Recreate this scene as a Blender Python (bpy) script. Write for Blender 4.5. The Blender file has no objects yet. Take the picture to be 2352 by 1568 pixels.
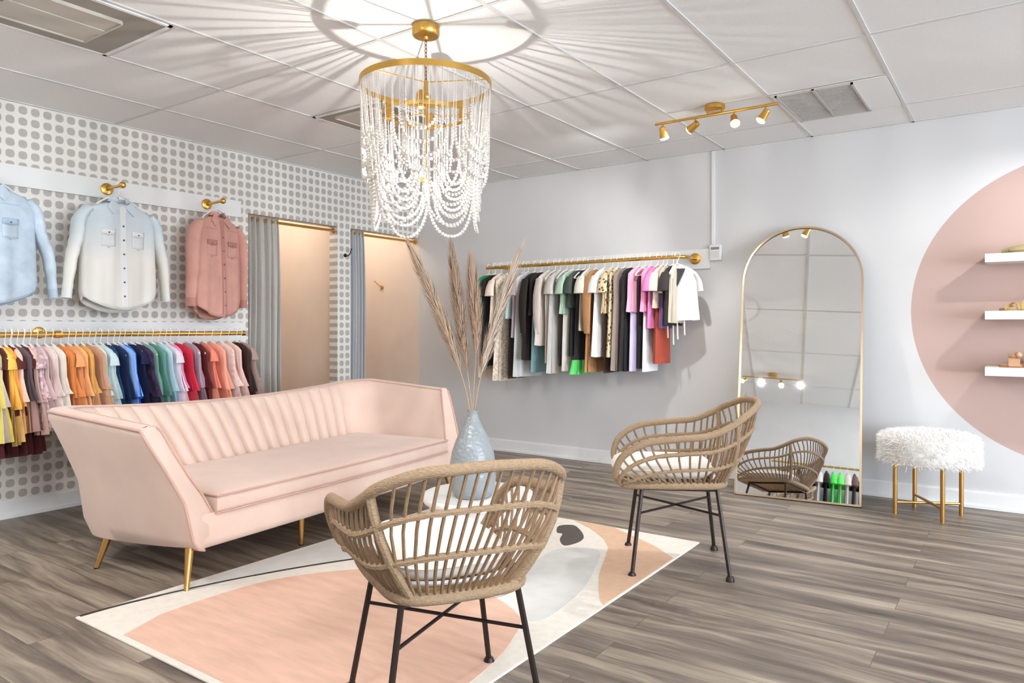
import bpy, math, random
from math import sin, cos, pi, radians, atan2, hypot, exp
from mathutils import Vector, Matrix
random.seed(7)
SC = bpy.context.scene
COL = SC.collection

# ------------------------------------------------------------------ camera
cam_d = bpy.data.cameras.new('camera')
cam = bpy.data.objects.new('camera', cam_d); COL.objects.link(cam)
cam.location = (4.832, -5.303, 1.11)
cam.rotation_euler = (radians(90), 0, radians(35.04))
cam_d.sensor_width = 36.0
cam_d.lens = 1664.0 / 2352.0 * 36.0
cam_d.shift_y = -32.0 / 2352.0
cam_d.clip_start = 0.02
SC.camera = cam

# ------------------------------------------------------------------ world, exposure
SC.view_settings.view_transform = 'Standard'
SC.view_settings.look = 'None'
SC.view_settings.gamma = 1.0
SC.view_settings.use_curve_mapping = False
SC.view_settings.exposure = 0.27
SC.view_settings.use_white_balance = True
SC.view_settings.white_balance_temperature = 6080
SC.view_settings.white_balance_tint = 10
SC.cycles.max_bounces = 6
SC.cycles.diffuse_bounces = 4
SC.cycles.glossy_bounces = 3
SC.cycles.transmission_bounces = 4
SC.cycles.use_adaptive_sampling = True
SC.cycles.adaptive_threshold = 0.08
SC.cycles.adaptive_min_samples = 16
SC.cycles.sample_clamp_indirect = 4.0
SC.cycles.use_denoising = True
FILL_PANEL = 30.0      # brightness of the added fill-light panels
world = bpy.data.worlds.new('world'); SC.world = world
world.use_nodes = True
bg = world.node_tree.nodes['Background']
bg.inputs[0].default_value = (0.80, 0.90, 1.0, 1)
bg.inputs[1].default_value = 14.5


def light(name, kind, loc, power, color=(1, 1, 1), **kw):
    d = bpy.data.lights.new(name, kind)
    d.energy = power; d.color = color
    for k, v in kw.items():
        setattr(d, k, v)
    o = bpy.data.objects.new(name, d); COL.objects.link(o); o.location = loc
    return o


# daylight enters by an added, unseen window (wall_right); a portal guides the sampling
HC = 2.432
XR, YR = 10.5, -6.2           # right wall, rear wall
p_ = light('added_window_portal', 'AREA', (XR - 0.02, -3.925, 1.25), 10, shape='RECTANGLE', size=2.1, size_y=4.05)
p_.rotation_euler = (0, radians(90), 0)
p_.data.cycles.is_portal = True

# ------------------------------------------------------------------ helpers


def lin(c):
    c = c / 255.0
    return c / 12.92 if c <= 0.04045 else ((c + 0.055) / 1.055) ** 2.4


def rgb(r, g, b):
    return (lin(r), lin(g), lin(b), 1.0)


def new_mat(name):
    m = bpy.data.materials.new(name); m.use_nodes = True
    nt = m.node_tree
    return m, nt, nt.nodes['Principled BSDF']


def setin(b, name, v):
    if name in b.inputs:
        b.inputs[name].default_value = v


_MC = {}


def mat(name, c, rough=0.6, metal=0.0, var=0.0, scale=20.0, bump=0.0, sheen=0.0, stretch=None, trans=0.0, spec=0.5, emit=0.0):
    key = (name, tuple(c))
    if key in _MC:
        return _MC[key]
    m, nt, b = new_mat(name)
    col = rgb(*c)
    b.inputs['Base Color'].default_value = col
    b.inputs['Roughness'].default_value = rough
    b.inputs['Metallic'].default_value = metal
    setin(b, 'Specular IOR Level', spec)
    if sheen:
        setin(b, 'Sheen Weight', sheen); setin(b, 'Sheen Roughness', 0.4)
    if trans:
        setin(b, 'Transmission Weight', trans)
    if emit:
        setin(b, 'Emission Color', col); setin(b, 'Emission Strength', emit)
    if var or bump:
        tc = nt.nodes.new('ShaderNodeTexCoord'); mp = nt.nodes.new('ShaderNodeMapping')
        nz = nt.nodes.new('ShaderNodeTexNoise')
        nz.inputs['Scale'].default_value = scale; nz.inputs['Detail'].default_value = 5
        if stretch:
            mp.inputs['Scale'].default_value = stretch
        nt.links.new(tc.outputs['Object'], mp.inputs[0]); nt.links.new(mp.outputs[0], nz.inputs['Vector'])
        if var:
            mx = nt.nodes.new('ShaderNodeMix'); mx.data_type = 'RGBA'
            lo = tuple(max(0, x * (1 - var)) for x in col[:3]) + (1,)
            hi = tuple(min(1, x * (1 + var)) for x in col[:3]) + (1,)
            mx.inputs[6].default_value = lo; mx.inputs[7].default_value = hi
            rp = nt.nodes.new('ShaderNodeMapRange'); rp.inputs[1].default_value = .3; rp.inputs[2].default_value = .7
            nt.links.new(nz.outputs[0], rp.inputs[0]); nt.links.new(rp.outputs[0], mx.inputs[0])
            nt.links.new(mx.outputs[2], b.inputs['Base Color'])
        if bump:
            bp = nt.nodes.new('ShaderNodeBump'); bp.inputs['Strength'].default_value = bump
            bp.inputs['Distance'].default_value = 0.01
            nt.links.new(nz.outputs[0], bp.inputs['Height']); nt.links.new(bp.outputs[0], b.inputs['Normal'])
    _MC[key] = m
    return m


class MB:
    """collects shapes into one mesh"""
    def __init__(s):
        s.v = []; s.f = []; s.mi = []

    def add(s, vs, fs, mi=0):
        o = len(s.v); s.v += [tuple(v) for v in vs]
        s.f += [tuple(i + o for i in f) for f in fs]; s.mi += [mi] * len(fs)
        return s

    def box(s, x0, x1, y0, y1, z0, z1, mi=0):
        vs = [(x, y, z) for z in (z0, z1) for y in (y0, y1) for x in (x0, x1)]
        return s.add(vs, [(0, 2, 3, 1), (4, 5, 7, 6), (0, 1, 5, 4), (1, 3, 7, 5), (3, 2, 6, 7), (2, 0, 4, 6)], mi)

    def grid(s, rows, closed=False, cap0=False, cap1=False, mi=0):
        """rows: list of equal-length point lists"""
        n = len(rows[0]); vs = [p for r in rows for p in r]; fs = []
        for i in range(len(rows) - 1):
            for j in range(n if closed else n - 1):
                k = (j + 1) % n
                fs.append((i * n + j, i * n + k, (i + 1) * n + k, (i + 1) * n + j))
        if cap0: fs.append(tuple(range(n - 1, -1, -1)))
        if cap1: fs.append(tuple((len(rows) - 1) * n + j for j in range(n)))
        return s.add(vs, fs, mi)

    def tube(s, path, r, n=8, closed=False, cap=True, mi=0, flat=1.0):
        P = [Vector(p) for p in path]; m = len(P); rows = []
        rr = r if isinstance(r, (list, tuple)) else [r] * m
        up = None
        for i in range(m):
            if closed:
                t = P[(i + 1) % m] - P[i - 1]
            else:
                t = P[min(i + 1, m - 1)] - P[max(i - 1, 0)]
            if t.length < 1e-9: t = Vector((0, 0, 1))
            t.normalize()
            if up is None:
                up = Vector((0, 0, 1)) if abs(t.z) < 0.9 else Vector((1, 0, 0))
            a = t.cross(up)
            if a.length < 1e-6: a = t.orthogonal()
            a.normalize(); b = a.cross(t).normalized(); up = b
            rows.append([P[i] + a * (cos(2 * pi * k / n) * rr[i]) + b * (sin(2 * pi * k / n) * rr[i] * flat) for k in range(n)])
        if closed: rows.append(rows[0])
        return s.grid(rows, True, cap and not closed, cap and not closed, mi)

    def lathe(s, prof, c=(0, 0, 0), n=24, cap0=True, cap1=True, mi=0):
        rows = [[(c[0] + r * cos(2 * pi * k / n), c[1] + r * sin(2 * pi * k / n), c[2] + z) for k in range(n)] for r, z in prof]
        return s.grid(rows, True, cap0, cap1, mi)

    def ball(s, c, r, n=6, m=4, mi=0, sc=(1, 1, 1)):
        rows = [[(c[0] + sc[0] * r * sin(pi * i / m) * cos(2 * pi * k / n), c[1] + sc[1] * r * sin(pi * i / m) * sin(2 * pi * k / n),
                  c[2] + sc[2] * r * cos(pi * i / m)) for k in range(n)] for i in range(1, m)]
        o = len(s.v)
        s.grid(rows, True, mi=mi)
        s.v += [(c[0], c[1], c[2] + sc[2] * r), (c[0], c[1], c[2] - sc[2] * r)]
        t = o + n * (m - 1); l = o + n * (m - 2)
        for k in range(n):
            s.f.append((t, o + k, o + (k + 1) % n)); s.f.append((t + 1, l + (k + 1) % n, l + k)); s.mi += [mi, mi]
        return s

    def rbox(s, x0, x1, y0, y1, z0, z1, r=0.02, seg=4, crown=0.0, mi=0, n=24):
        """soft rounded box: superellipse rows"""
        cx, cy, hx, hy = (x0 + x1) / 2, (y0 + y1) / 2, (x1 - x0) / 2, (y1 - y0) / 2

        def ring(ins, z):
            pts = []
            a, b = hx - ins, hy - ins
            rc = max(min(r * 1.6, a, b) - ins * .3, 0.002)
            for q, (sx, sy) in enumerate(((1, 1), (-1, 1), (-1, -1), (1, -1))):
                for k in range(seg + 1):
                    th = (q + k / seg) * pi / 2
                    pts.append((cx + sx * (a - rc) + rc * cos(th), cy + sy * (b - rc) + rc * sin(th), z))
            return pts
        rows = []
        for k in range(seg + 1):
            th = pi / 2 * k / seg
            rows.append(ring(r * (1 - sin(th)), z0 + r * (1 - cos(th))))
        for k in range(seg + 1):
            th = pi / 2 * k / seg
            rows.append(ring(r * (1 - cos(th)), z1 - r * (1 - sin(th))))
        if crown:
            rows.append(ring(min(hx, hy) * .5, z1 + crown))
        return s.grid(rows, True, True, True, mi)

    def build(s, name, mats, parent=None, smooth=True, world=False, angle=40, loc=None):
        me = bpy.data.meshes.new(name)
        vs = s.v
        if world and parent is not None:
            root = parent
            while root.parent is not None: root = root.parent
            im = root.matrix_basis.inverted()
            vs = [im @ Vector(v) for v in vs]
        me.from_pydata([tuple(v) for v in vs], [], s.f)
        if not isinstance(mats, (list, tuple)): mats = [mats]
        for m in mats: me.materials.append(m)
        if len(mats) > 1: me.polygons.foreach_set('material_index', s.mi)
        if smooth:
            me.polygons.foreach_set('use_smooth', [True] * len(me.polygons))
            try:
                me.set_sharp_from_angle(angle=radians(angle))
            except Exception:
                pass
        me.update()
        o = bpy.data.objects.new(name, me); COL.objects.link(o)
        if parent is not None: o.parent = parent
        if loc is not None: o.location = loc
        return o


def fix_normals(o):
    import bmesh
    bm = bmesh.new(); bm.from_mesh(o.data)
    bmesh.ops.recalc_face_normals(bm, faces=bm.faces)
    bm.to_mesh(o.data); bm.free()
    return o


def tag(o, label, cat=None, group=None, kind=None):
    if label: o['label'] = label
    if cat: o['category'] = cat
    if group: o['group'] = group
    if kind: o['kind'] = kind
    return o


def thing(name, label, cat, loc=(0, 0, 0), rz=0.0, group=None):
    o = bpy.data.objects.new(name, None); COL.objects.link(o)
    o.empty_display_size = .1
    o.location = loc; o.rotation_euler = (0, 0, rz)
    o.matrix_basis = Matrix.Translation(loc) @ Matrix.Rotation(rz, 4, 'Z')
    return tag(o, label, cat, group)


def struct(name, mb, m, **k):
    return tag(mb.build(name, m, **k), None, kind='structure')


def copy_tree(o, parent=None):
    c = o.copy(); COL.objects.link(c)
    if parent is not None: c.parent = parent
    for ch in [x for x in bpy.data.objects if x.parent == o]:
        copy_tree(ch, c)
    return c


def smoothpath(P, k=6, closed=False):
    """Catmull-Rom"""
    P = [Vector(p) for p in P]; out = []; n = len(P)
    rng = range(n) if closed else range(n - 1)
    for i in rng:
        if closed:
            a, b, c, d = P[i - 1], P[i], P[(i + 1) % n], P[(i + 2) % n]
        else:
            a, b, c, d = P[max(i - 1, 0)], P[i], P[i + 1], P[min(i + 2, n - 1)]
        for j in range(k):
            t = j / k
            out.append(0.5 * ((2 * b) + (c - a) * t + (2 * a - 5 * b + 4 * c - d) * t * t + (3 * b - a - 3 * c + d) * t ** 3))
    if not closed: out.append(P[-1])
    return out


# ------------------------------------------------------------------ materials
GOLD = mat('brushed_brass', (222, 178, 92), .28, 1.0)
GOLD2 = mat('satin_gold', (205, 160, 95), .35, 1.0)
WHITE = mat('white_paint', (238, 236, 232), .45)
TRIMW = mat('trim_white', (240, 239, 236), .35)
BLACKM = mat('dark_bronze_metal', (52, 42, 38), .4, .6)
HANGM = mat('white_hanger_plastic', (244, 243, 240), .35)
PLASTER = mat('white_wall_plaster', (220, 218, 216), .75, var=.02, scale=6)
PEACH = mat('peach_wall_plaster', (236, 218, 201), .8, var=.03, scale=4)


def wallpaper():
    m, nt, b = new_mat('dotted_wallpaper')
    N = nt.nodes.new; L = nt.links.new
    tc = N('ShaderNodeTexCoord'); sp = N('ShaderNodeSeparateXYZ'); L(tc.outputs['Object'], sp.inputs[0])

    def cell(out, off):
        a = N('ShaderNodeMath'); a.operation = 'ADD'; a.inputs[1].default_value = off; L(out, a.inputs[0])
        d = N('ShaderNodeMath'); d.operation = 'DIVIDE'; d.inputs[1].default_value = .0665; L(a.outputs[0], d.inputs[0])
        f = N('ShaderNodeMath'); f.operation = 'FRACT'; L(d.outputs[0], f.inputs[0])
        s = N('ShaderNodeMath'); s.operation = 'SUBTRACT'; s.inputs[1].default_value = .5; L(f.outputs[0], s.inputs[0])
        q = N('ShaderNodeMath'); q.operation = 'ABSOLUTE'; L(s.outputs[0], q.inputs[0])
        p = N('ShaderNodeMath'); p.operation = 'POWER'; p.inputs[1].default_value = 2.6; L(q.outputs[0], p.inputs[0])
        return p.outputs[0]
    u = cell(sp.outputs['Y'], 10.005); v = cell(sp.outputs['Z'], 5.02)
    ad = N('ShaderNodeMath'); L(u, ad.inputs[0]); L(v, ad.inputs[1])
    rt = N('ShaderNodeMath'); rt.operation = 'POWER'; rt.inputs[1].default_value = 1 / 2.6; L(ad.outputs[0], rt.inputs[0])
    mr = N('ShaderNodeMapRange'); mr.inputs[1].default_value = .335; mr.inputs[2].default_value = .375
    L(rt.outputs[0], mr.inputs[0])
    nz = N('ShaderNodeTexNoise'); nz.inputs['Scale'].default_value = 60
    dot = N('ShaderNodeMix'); dot.data_type = 'RGBA'
    dot.inputs[6].default_value = rgb(172, 165, 155); dot.inputs[7].default_value = rgb(194, 188, 179)
    L(tc.outputs['Object'], nz.inputs['Vector']); L(nz.outputs[0], dot.inputs[0])
    mx = N('ShaderNodeMix'); mx.data_type = 'RGBA'
    L(mr.outputs[0], mx.inputs[0]); L(dot.outputs[2], mx.inputs[6]); mx.inputs[7].default_value = rgb(236, 231, 222)
    L(mx.outputs[2], b.inputs['Base Color']); b.inputs['Roughness'].default_value = .6
    return m


def floor_mat():
    m, nt, b = new_mat('grey_oak_vinyl_planks')
    N = nt.nodes.new; L = nt.links.new
    tc = N('ShaderNodeTexCoord')
    br = N('ShaderNodeTexBrick'); br.offset = .37; br.squash = 1.0
    br.inputs['Scale'].default_value = 1.0; br.inputs['Brick Width'].default_value = 1.22; br.inputs['Row Height'].default_value = .15
    br.inputs['Mortar Size'].default_value = .0012; br.inputs['Mortar Smooth'].default_value = .1
    br.inputs['Color1'].default_value = (0.1, 0.1, 0.1, 1); br.inputs['Color2'].default_value = (.9, .9, .9, 1); br.inputs['Mortar'].default_value = (0, 0, 0, 1)
    L(tc.outputs['Object'], br.inputs['Vector'])
    # per plank offset of the grain
    mp = N('ShaderNodeMapping'); mp.inputs['Scale'].default_value = (1.0, 12, 1)
    ad = N('ShaderNodeVectorMath'); ad.operation = 'MULTIPLY_ADD'
    cb = N('ShaderNodeCombineXYZ'); L(br.outputs['Color'], cb.inputs[0]); L(br.outputs['Color'], cb.inputs[2])
    ad.inputs[1].default_value = (7, 0, 13)
    L(cb.outputs[0], ad.inputs[0]); L(tc.outputs['Object'], ad.inputs[2])
    wv = N('ShaderNodeTexNoise'); wv.inputs['Scale'].default_value = 1.6; wv.inputs['Detail'].default_value = 2
    L(ad.outputs[0], wv.inputs['Vector'])
    ad2 = N('ShaderNodeVectorMath'); ad2.operation = 'MULTIPLY_ADD'; ad2.inputs[1].default_value = (0, .12, 0)
    L(wv.outputs['Color'], ad2.inputs[0]); L(ad.outputs[0], ad2.inputs[2])
    L(ad2.outputs[0], mp.inputs[0])
    nz = N('ShaderNodeTexNoise'); nz.inputs['Scale'].default_value = 1.0; nz.inputs['Detail'].default_value = 6; nz.inputs['Roughness'].default_value = .62
    L(mp.outputs[0], nz.inputs['Vector'])
    mp2 = N('ShaderNodeMapping'); mp2.inputs['Scale'].default_value = (5, 90, 1); L(ad2.outputs[0], mp2.inputs[0])
    nf = N('ShaderNodeTexNoise'); nf.inputs['Scale'].default_value = 1; nf.inputs['Detail'].default_value = 3; L(mp2.outputs[0], nf.inputs['Vector'])
    cr = N('ShaderNodeValToRGB'); e = cr.color_ramp.elements
    e[0].position = .30; e[0].color = rgb(66, 56, 48)
    e[1].position = .72; e[1].color = rgb(182, 169, 151)
    e2 = cr.color_ramp.elements.new(.46); e2.color = rgb(112, 100, 89)
    e3 = cr.color_ramp.elements.new(.57); e3.color = rgb(148, 134, 118)
    mm = N('ShaderNodeMix'); mm.data_type = 'FLOAT'; mm.inputs[0].default_value = .16
    L(nz.outputs[0], mm.inputs[2]); L(nf.outputs[0], mm.inputs[3]); L(mm.outputs[0], cr.inputs[0])
    tone = N('ShaderNodeMapRange'); tone.inputs[3].default_value = .9; tone.inputs[4].default_value = 1.07
    L(br.outputs['Color'], tone.inputs[0])
    mul = N('ShaderNodeVectorMath'); mul.operation = 'SCALE'; L(cr.outputs[0], mul.inputs[0]); L(tone.outputs[0], mul.inputs['Scale'])
    mo = N('ShaderNodeMix'); mo.data_type = 'RGBA'; L(br.outputs['Fac'], mo.inputs[0]); L(mul.outputs[0], mo.inputs[6]); mo.inputs[7].default_value = rgb(84, 72, 62)
    L(mo.outputs[2], b.inputs['Base Color'])
    b.inputs['Roughness'].default_value = .44
    bp = N('ShaderNodeBump'); bp.inputs['Strength'].default_value = .08; L(nz.outputs[0], bp.inputs['Height']); L(bp.outputs[0], b.inputs['Normal'])
    return m


def accent_mat():
    """back wall: white plaster with one painted dusty pink disc"""
    m, nt, b = new_mat('white_wall_with_pink_disc')
    N = nt.nodes.new; L = nt.links.new
    tc = N('ShaderNodeTexCoord'); vm = N('ShaderNodeVectorMath'); vm.operation = 'DISTANCE'
    mp = N('ShaderNodeMapping'); mp.inputs['Scale'].default_value = (1, 0, 1)
    L(tc.outputs['Object'], mp.inputs[0]); L(mp.outputs[0], vm.inputs[0]); vm.inputs[1].default_value = (5.184, 0, 1.2125)
    mr = N('ShaderNodeMapRange'); mr.inputs[1].default_value = .926; mr.inputs[2].default_value = .929
    L(vm.outputs['Value'], mr.inputs[0])
    mx = N('ShaderNodeMix'); mx.data_type = 'RGBA'; L(mr.outputs[0], mx.inputs[0])
    mx.inputs[6].default_value = rgb(196, 168, 157); mx.inputs[7].default_value = rgb(220, 218, 216)
    L(mx.outputs[2], b.inputs['Base Color']); b.inputs['Roughness'].default_value = .75
    return m


def ceiling_mat():
    return mat('ceiling_tile', (243, 242, 240), .9, var=.02, scale=90)


def velvet(name, c):
    m = mat(name, c, .75, var=.05, scale=5, sheen=.25, bump=.02)
    return m


def print_mat(name, c1, c2, scale=60, thr=.5, stretch=(1, 1, 1), kind='vor'):
    m, nt, b = new_mat(name)
    N = nt.nodes.new; L = nt.links.new
    tc = N('ShaderNodeTexCoord'); mp = N('ShaderNodeMapping'); mp.inputs['Scale'].default_value = stretch
    L(tc.outputs['Object'], mp.inputs[0])
    if kind == 'vor':
        t = N('ShaderNodeTexVoronoi'); t.inputs['Scale'].default_value = scale; out = t.outputs['Distance']
    elif kind == 'wave':
        t = N('ShaderNodeTexWave'); t.inputs['Scale'].default_value = scale; out = t.outputs['Fac']
    else:
        t = N('ShaderNodeTexNoise'); t.inputs['Scale'].default_value = scale; out = t.outputs[0]
    L(mp.outputs[0], t.inputs['Vector'])
    mr = N('ShaderNodeMapRange'); mr.inputs[1].default_value = thr - .06; mr.inputs[2].default_value = thr + .06; L(out, mr.inputs[0])
    mx = N('ShaderNodeMix'); mx.data_type = 'RGBA'; L(mr.outputs[0], mx.inputs[0])
    mx.inputs[6].default_value = rgb(*c1); mx.inputs[7].default_value = rgb(*c2)
    L(mx.outputs[2], b.inputs['Base Color']); b.inputs['Roughness'].default_value = .8
    return m


def ombre_mat(name, ctop, cbot, z0, z1):
    m, nt, b = new_mat(name)
    N = nt.nodes.new; L = nt.links.new
    tc = N('ShaderNodeTexCoord'); sp = N('ShaderNodeSeparateXYZ'); L(tc.outputs['Object'], sp.inputs[0])
    nz = N('ShaderNodeTexNoise'); nz.inputs['Scale'].default_value = 9; L(tc.outputs['Object'], nz.inputs['Vector'])
    ad = N('ShaderNodeMath'); ad.operation = 'MULTIPLY_ADD'; ad.inputs[1].default_value = .12; L(nz.outputs[0], ad.inputs[0]); L(sp.outputs['Z'], ad.inputs[2])
    mr = N('ShaderNodeMapRange'); mr.inputs[1].default_value = z0 + .06; mr.inputs[2].default_value = z1 + .06; L(ad.outputs[0], mr.inputs[0])
    mx = N('ShaderNodeMix'); mx.data_type = 'RGBA'; L(mr.outputs[0], mx.inputs[0])
    mx.inputs[6].default_value = rgb(*cbot); mx.inputs[7].default_value = rgb(*ctop)
    L(mx.outputs[2], b.inputs['Base Color']); b.inputs['Roughness'].default_value = .85
    return m


# ------------------------------------------------------------------ room shell
WALLP = wallpaper()
FLOORM = floor_mat(); CEILM = ceiling_mat()
struct('floor', MB().box(-1.3, XR + .1, YR - .1, .12, -.08, 0), FLOORM, smooth=False)
struct('ceiling', MB().box(-1.3, XR + .1, YR - .1, .12, HC + .004, HC + .09), CEILM, smooth=False)
# the suspended grid
g = MB(); tb = .009; z0g, z1g = HC - .001, HC + .005
XL = [4.27 - .6165 * k for k in range(0, 7)] + [4.8865, 5.503, 6.12, 6.736, 7.35, 7.97, 8.58, 9.2, 9.82]
for x in XL: g.box(x - tb, x + tb, YR, 0, z0g, z1g)
YL = [-.455, -1.70, -2.925, -4.16, -5.39]
for y in YL: g.box(0, XR, y - tb, y + tb, z0g + .0005, z1g)
g.box(3.0372, 4.27, -1.085 - tb, -1.085 + tb, z0g + .0005, z1g)
for y in (-2.31, -3.545): g.box(1.187, 1.804, y - tb, y + tb, z0g + .0005, z1g)
g.box(0, .02, YR, 0, z0g, z1g); g.box(0, XR, -.02, 0, z0g, z1g)
struct('trim_1', g, mat('ceiling_grid_bar', (216, 214, 210), .6), smooth=False)
# left wall (x = 0) with the two fitting room openings
ZO = 1.985
w = MB()
w.box(-.1, 0, YR, -1.926, 0, HC + .008)
w.box(-.1, 0, -1.042, -.892, 0, ZO)
w.box(-.1, 0, -1.926, .0, ZO, HC + .008)
struct('wall_left', w, WALLP, smooth=False)
struct('wall_back', MB().box(0, XR + .1, 0, .1, 0, HC + .008), accent_mat(), smooth=False)
struct('wall_rear', MB().box(-.1, XR + .1, YR - .1, YR, 0, HC + .008), PLASTER, smooth=False)
w = MB()
w.box(XR, XR + .1, YR, -5.95, 0, HC); w.box(XR, XR + .1, -1.9, 0, 0, HC)
w.box(XR, XR + .1, -5.95, -1.9, 0, .2); w.box(XR, XR + .1, -5.95, -1.9, 2.3, HC)
struct('wall_right', w, PLASTER, smooth=False)
w = MB()
for y in (-5.95, -4.62, -3.28, -1.95): w.box(XR + .02, XR + .07, y, y + .05, .2, 2.3)
w.box(XR + .02, XR + .07, -5.95, -1.9, .2, .25); w.box(XR + .02, XR + .07, -5.95, -1.9, 2.25, 2.3)
struct('added_window_1', w, BLACKM, smooth=False)  # unseen shop window, added to let daylight into the room
# fitting room interiors
w = MB()
w.box(-1.3, -1.2, -2.1, .1, 0, HC); w.box(-1.2, -.1, -2.1, -2.0, 0, HC)
w.box(-1.2, -.1, -1.0, -.93, 0, HC)
w.box(-1.2, 0, 0.0, .1, 0, HC)
struct('wall_fitting_rooms', w, PEACH, smooth=False)
# baseboards


def baseboard(name, x0, x1, y0, y1, ax):
    b = MB(); t = .014
    if ax == 'y':
        b.box(0, t, y0, y1, 0, .095); b.box(t, t + .008, y0, y1, 0, .018); b.box(0, t * .55, y0, y1, .095, .105)
    else:
        b.box(x0, x1, -t, 0, 0, .095); b.box(x0, x1, -t - .008, -t, 0, .018); b.box(x0, x1, -t * .55, 0, .095, .105)
    return struct(name, b, TRIMW, smooth=False)


baseboard('baseboard_left', 0, 0, YR, -1.93, 'y')
baseboard('baseboard_back', 0, XR, 0, 0, 'x')
# ------------------------------------------------------------------ fluorescent troffers and return grille
GREYM = mat('troffer_grey_metal', (172, 166, 156), .45, .3)
LENSM = mat('troffer_louver', (196, 189, 176), .5)


def troffer(x0, x1, y0, y1, label):
    t = thing('recessed_ceiling_light', label, 'ceiling light', ((x0 + x1) / 2, (y0 + y1) / 2, HC))
    b = MB(); z = HC - .001
    fr = .018
    b.box(x0 + .012, x1 - .012, y0 + .012, y0 + fr + .012, z - .006, z); b.box(x0 + .012, x1 - .012, y1 - fr - .012, y1 - .012, z - .006, z)
    b.box(x0 + .012, x0 + fr + .012, y0 + .012, y1 - .012, z - .006, z); b.box(x1 - fr - .012, x1 - .012, y0 + .012, y1 - .012, z - .006, z)
    b.build('frame', TRIMW, t, world=True, smooth=False)
    b = MB(); b.box(x0 + .03, x1 - .03, y0 + .03, y1 - .03, z - .003, z + .003)
    b.build('reflector_pan', mat('troffer_shade_grey', (150, 143, 132), .5), t, world=True, smooth=False)
    mx, my = (x0 + x1) / 2, (y0 + y1) / 2; hx, hy = (x1 - x0) * .27, (y1 - y0) * .36
    b = MB(); b.box(mx - hx, mx + hx, my - hy, my + hy, z - .012, z - .003)
    lp = b.build('basket_panel', LENSM, t, world=True, smooth=False)
    b = MB()
    b.box(mx - hx, mx + hx, my - hy - .008, my - hy, z - .018, z - .003); b.box(mx - hx, mx + hx, my + hy, my + hy + .008, z - .018, z - .003)
    b.box(mx - hx - .008, mx - hx, my - hy, my + hy, z - .018, z - .003); b.box(mx + hx, mx + hx + .008, my - hy, my + hy, z - .018, z - .003)
    b.box(mx - hx, mx + hx, my - .02, my - .008, z - .018, z - .011); b.box(mx - hx, mx + hx, my + .008, my + .02, z - .018, z - .011)
    b.box(mx - .03, mx + .03, my - hy, my + hy, z - .016, z - .011)
    b.build('basket_rim', LENSM, t, world=True, smooth=False)
    b = MB(); b.box(mx + hx * .1, mx + hx * .75, my - .045, my + .045, z - .024, z - .018)
    b.build('latch', mat('bronze_clip', (150, 118, 84), .4, .6), t, world=True, smooth=False)


troffer(1.187, 1.804, -4.76, -3.545, 'unlit recessed ceiling light, the large one above the shirts at the patterned wall')
troffer(1.187, 1.804, -2.31, -1.70, 'unlit recessed ceiling light half hidden behind the beaded chandelier')
t = thing('ceiling_return_grille', 'white ceiling air grille with two grey mesh panels beside the brass spotlight bar', 'vent', (3.96, -.77, HC))
z = HC - .001
MB().box(3.665, 4.258, -1.073, -.467, z - .004, z).build('panel', TRIMW, t, world=True, smooth=False)
for xa, xb in ((3.70, 3.885), (3.90, 4.085)):
    b = MB(); b.box(xa, xb, -1.06, -.48, z - .006, z - .004); gr = b.build('mesh_panel', mat('grille_grey', (178, 172, 168), .5), t, world=True, smooth=False)
    b = MB()
    for k in range(28):
        y = -1.055 + k * .0207; b.box(xa + .004, xb - .004, y, y + .006, z - .010, z - .006)
    b.build('louver', mat('grille_louver', (200, 195, 190), .5), gr, world=True, smooth=False)
b = MB()
b.box(3.688, 3.70, -1.07, -.47, z - .014, z - .004); b.box(3.885, 3.90, -1.07, -.47, z - .012, z - .004); b.box(4.085, 4.097, -1.07, -.47, z - .014, z - .004)
b.box(3.688, 4.097, -.48, -.47, z - .014, z - .004); b.box(3.688, 4.097, -1.07, -1.06, z - .014, z - .004)
b.build('frame', mat('grille_frame', (196, 190, 184), .5), t, world=True, smooth=False)

# ------------------------------------------------------------------ rug
def poly(b, pts, z, mi):
    n = len(pts)
    b.add([(x, y, z) for x, y in pts] + [(x, y, z - .004) for x, y in pts], [tuple(range(n))] + [(i, i + n, (i + 1) % n + n, (i + 1) % n) for i in range(n)], mi)


def sm2(P, k=5):
    return [(p[0], p[1]) for p in smoothpath([(a, b_, 0) for a, b_ in P], k, True)]


RX0, RX1, RY0, RY1 = 1.885, 3.485, -4.0, -1.70
rm = [mat('rug_cream', (226, 217, 204), .95, var=.05, scale=30, bump=.2), mat('rug_terracotta', (218, 178, 154), .95, var=.09, scale=5, stretch=(1, 5, 1), bump=.2),
      mat('rug_tan', (212, 176, 146), .95, var=.05, scale=30), mat('rug_charcoal', (84, 76, 70), .95, var=.08, scale=40),
      mat('rug_grey', (208, 205, 198), .95, var=.05, scale=12), mat('rug_line', (48, 44, 42), .95)]
b = MB(); b.rbox(RX0, RX1, RY0, RY1, .0, .008, r=.003, seg=2)
pe = [(2.20, -3.975), (2.13, -3.80), (2.122, -3.60), (2.154, -3.33), (2.277, -3.10), (2.433, -2.94), (2.60, -2.86), (2.85, -2.87), (3.077, -2.92), (3.275, -3.03), (3.36, -3.20), (3.41, -3.372), (3.435, -3.60), (3.40, -3.85), (3.33, -3.975)]
poly(b, [pe[0]] + [(p.x, p.y) for p in smoothpath([(x, y, 0) for x, y in pe[1:-1]], 5)] + [pe[-1]], .0093, 1)
ta = [(2.75, -1.712), (2.90, -1.80), (3.05, -1.93), (3.14, -2.05), (3.21, -2.22), (3.29, -2.42), (3.36, -2.56), (3.44, -2.70), (3.478, -2.74), (3.478, -2.36), (3.478, -2.03), (3.33, -1.90), (3.16, -1.80), (3.0, -1.712)]
poly(b, ta, .0092, 2)
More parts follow.
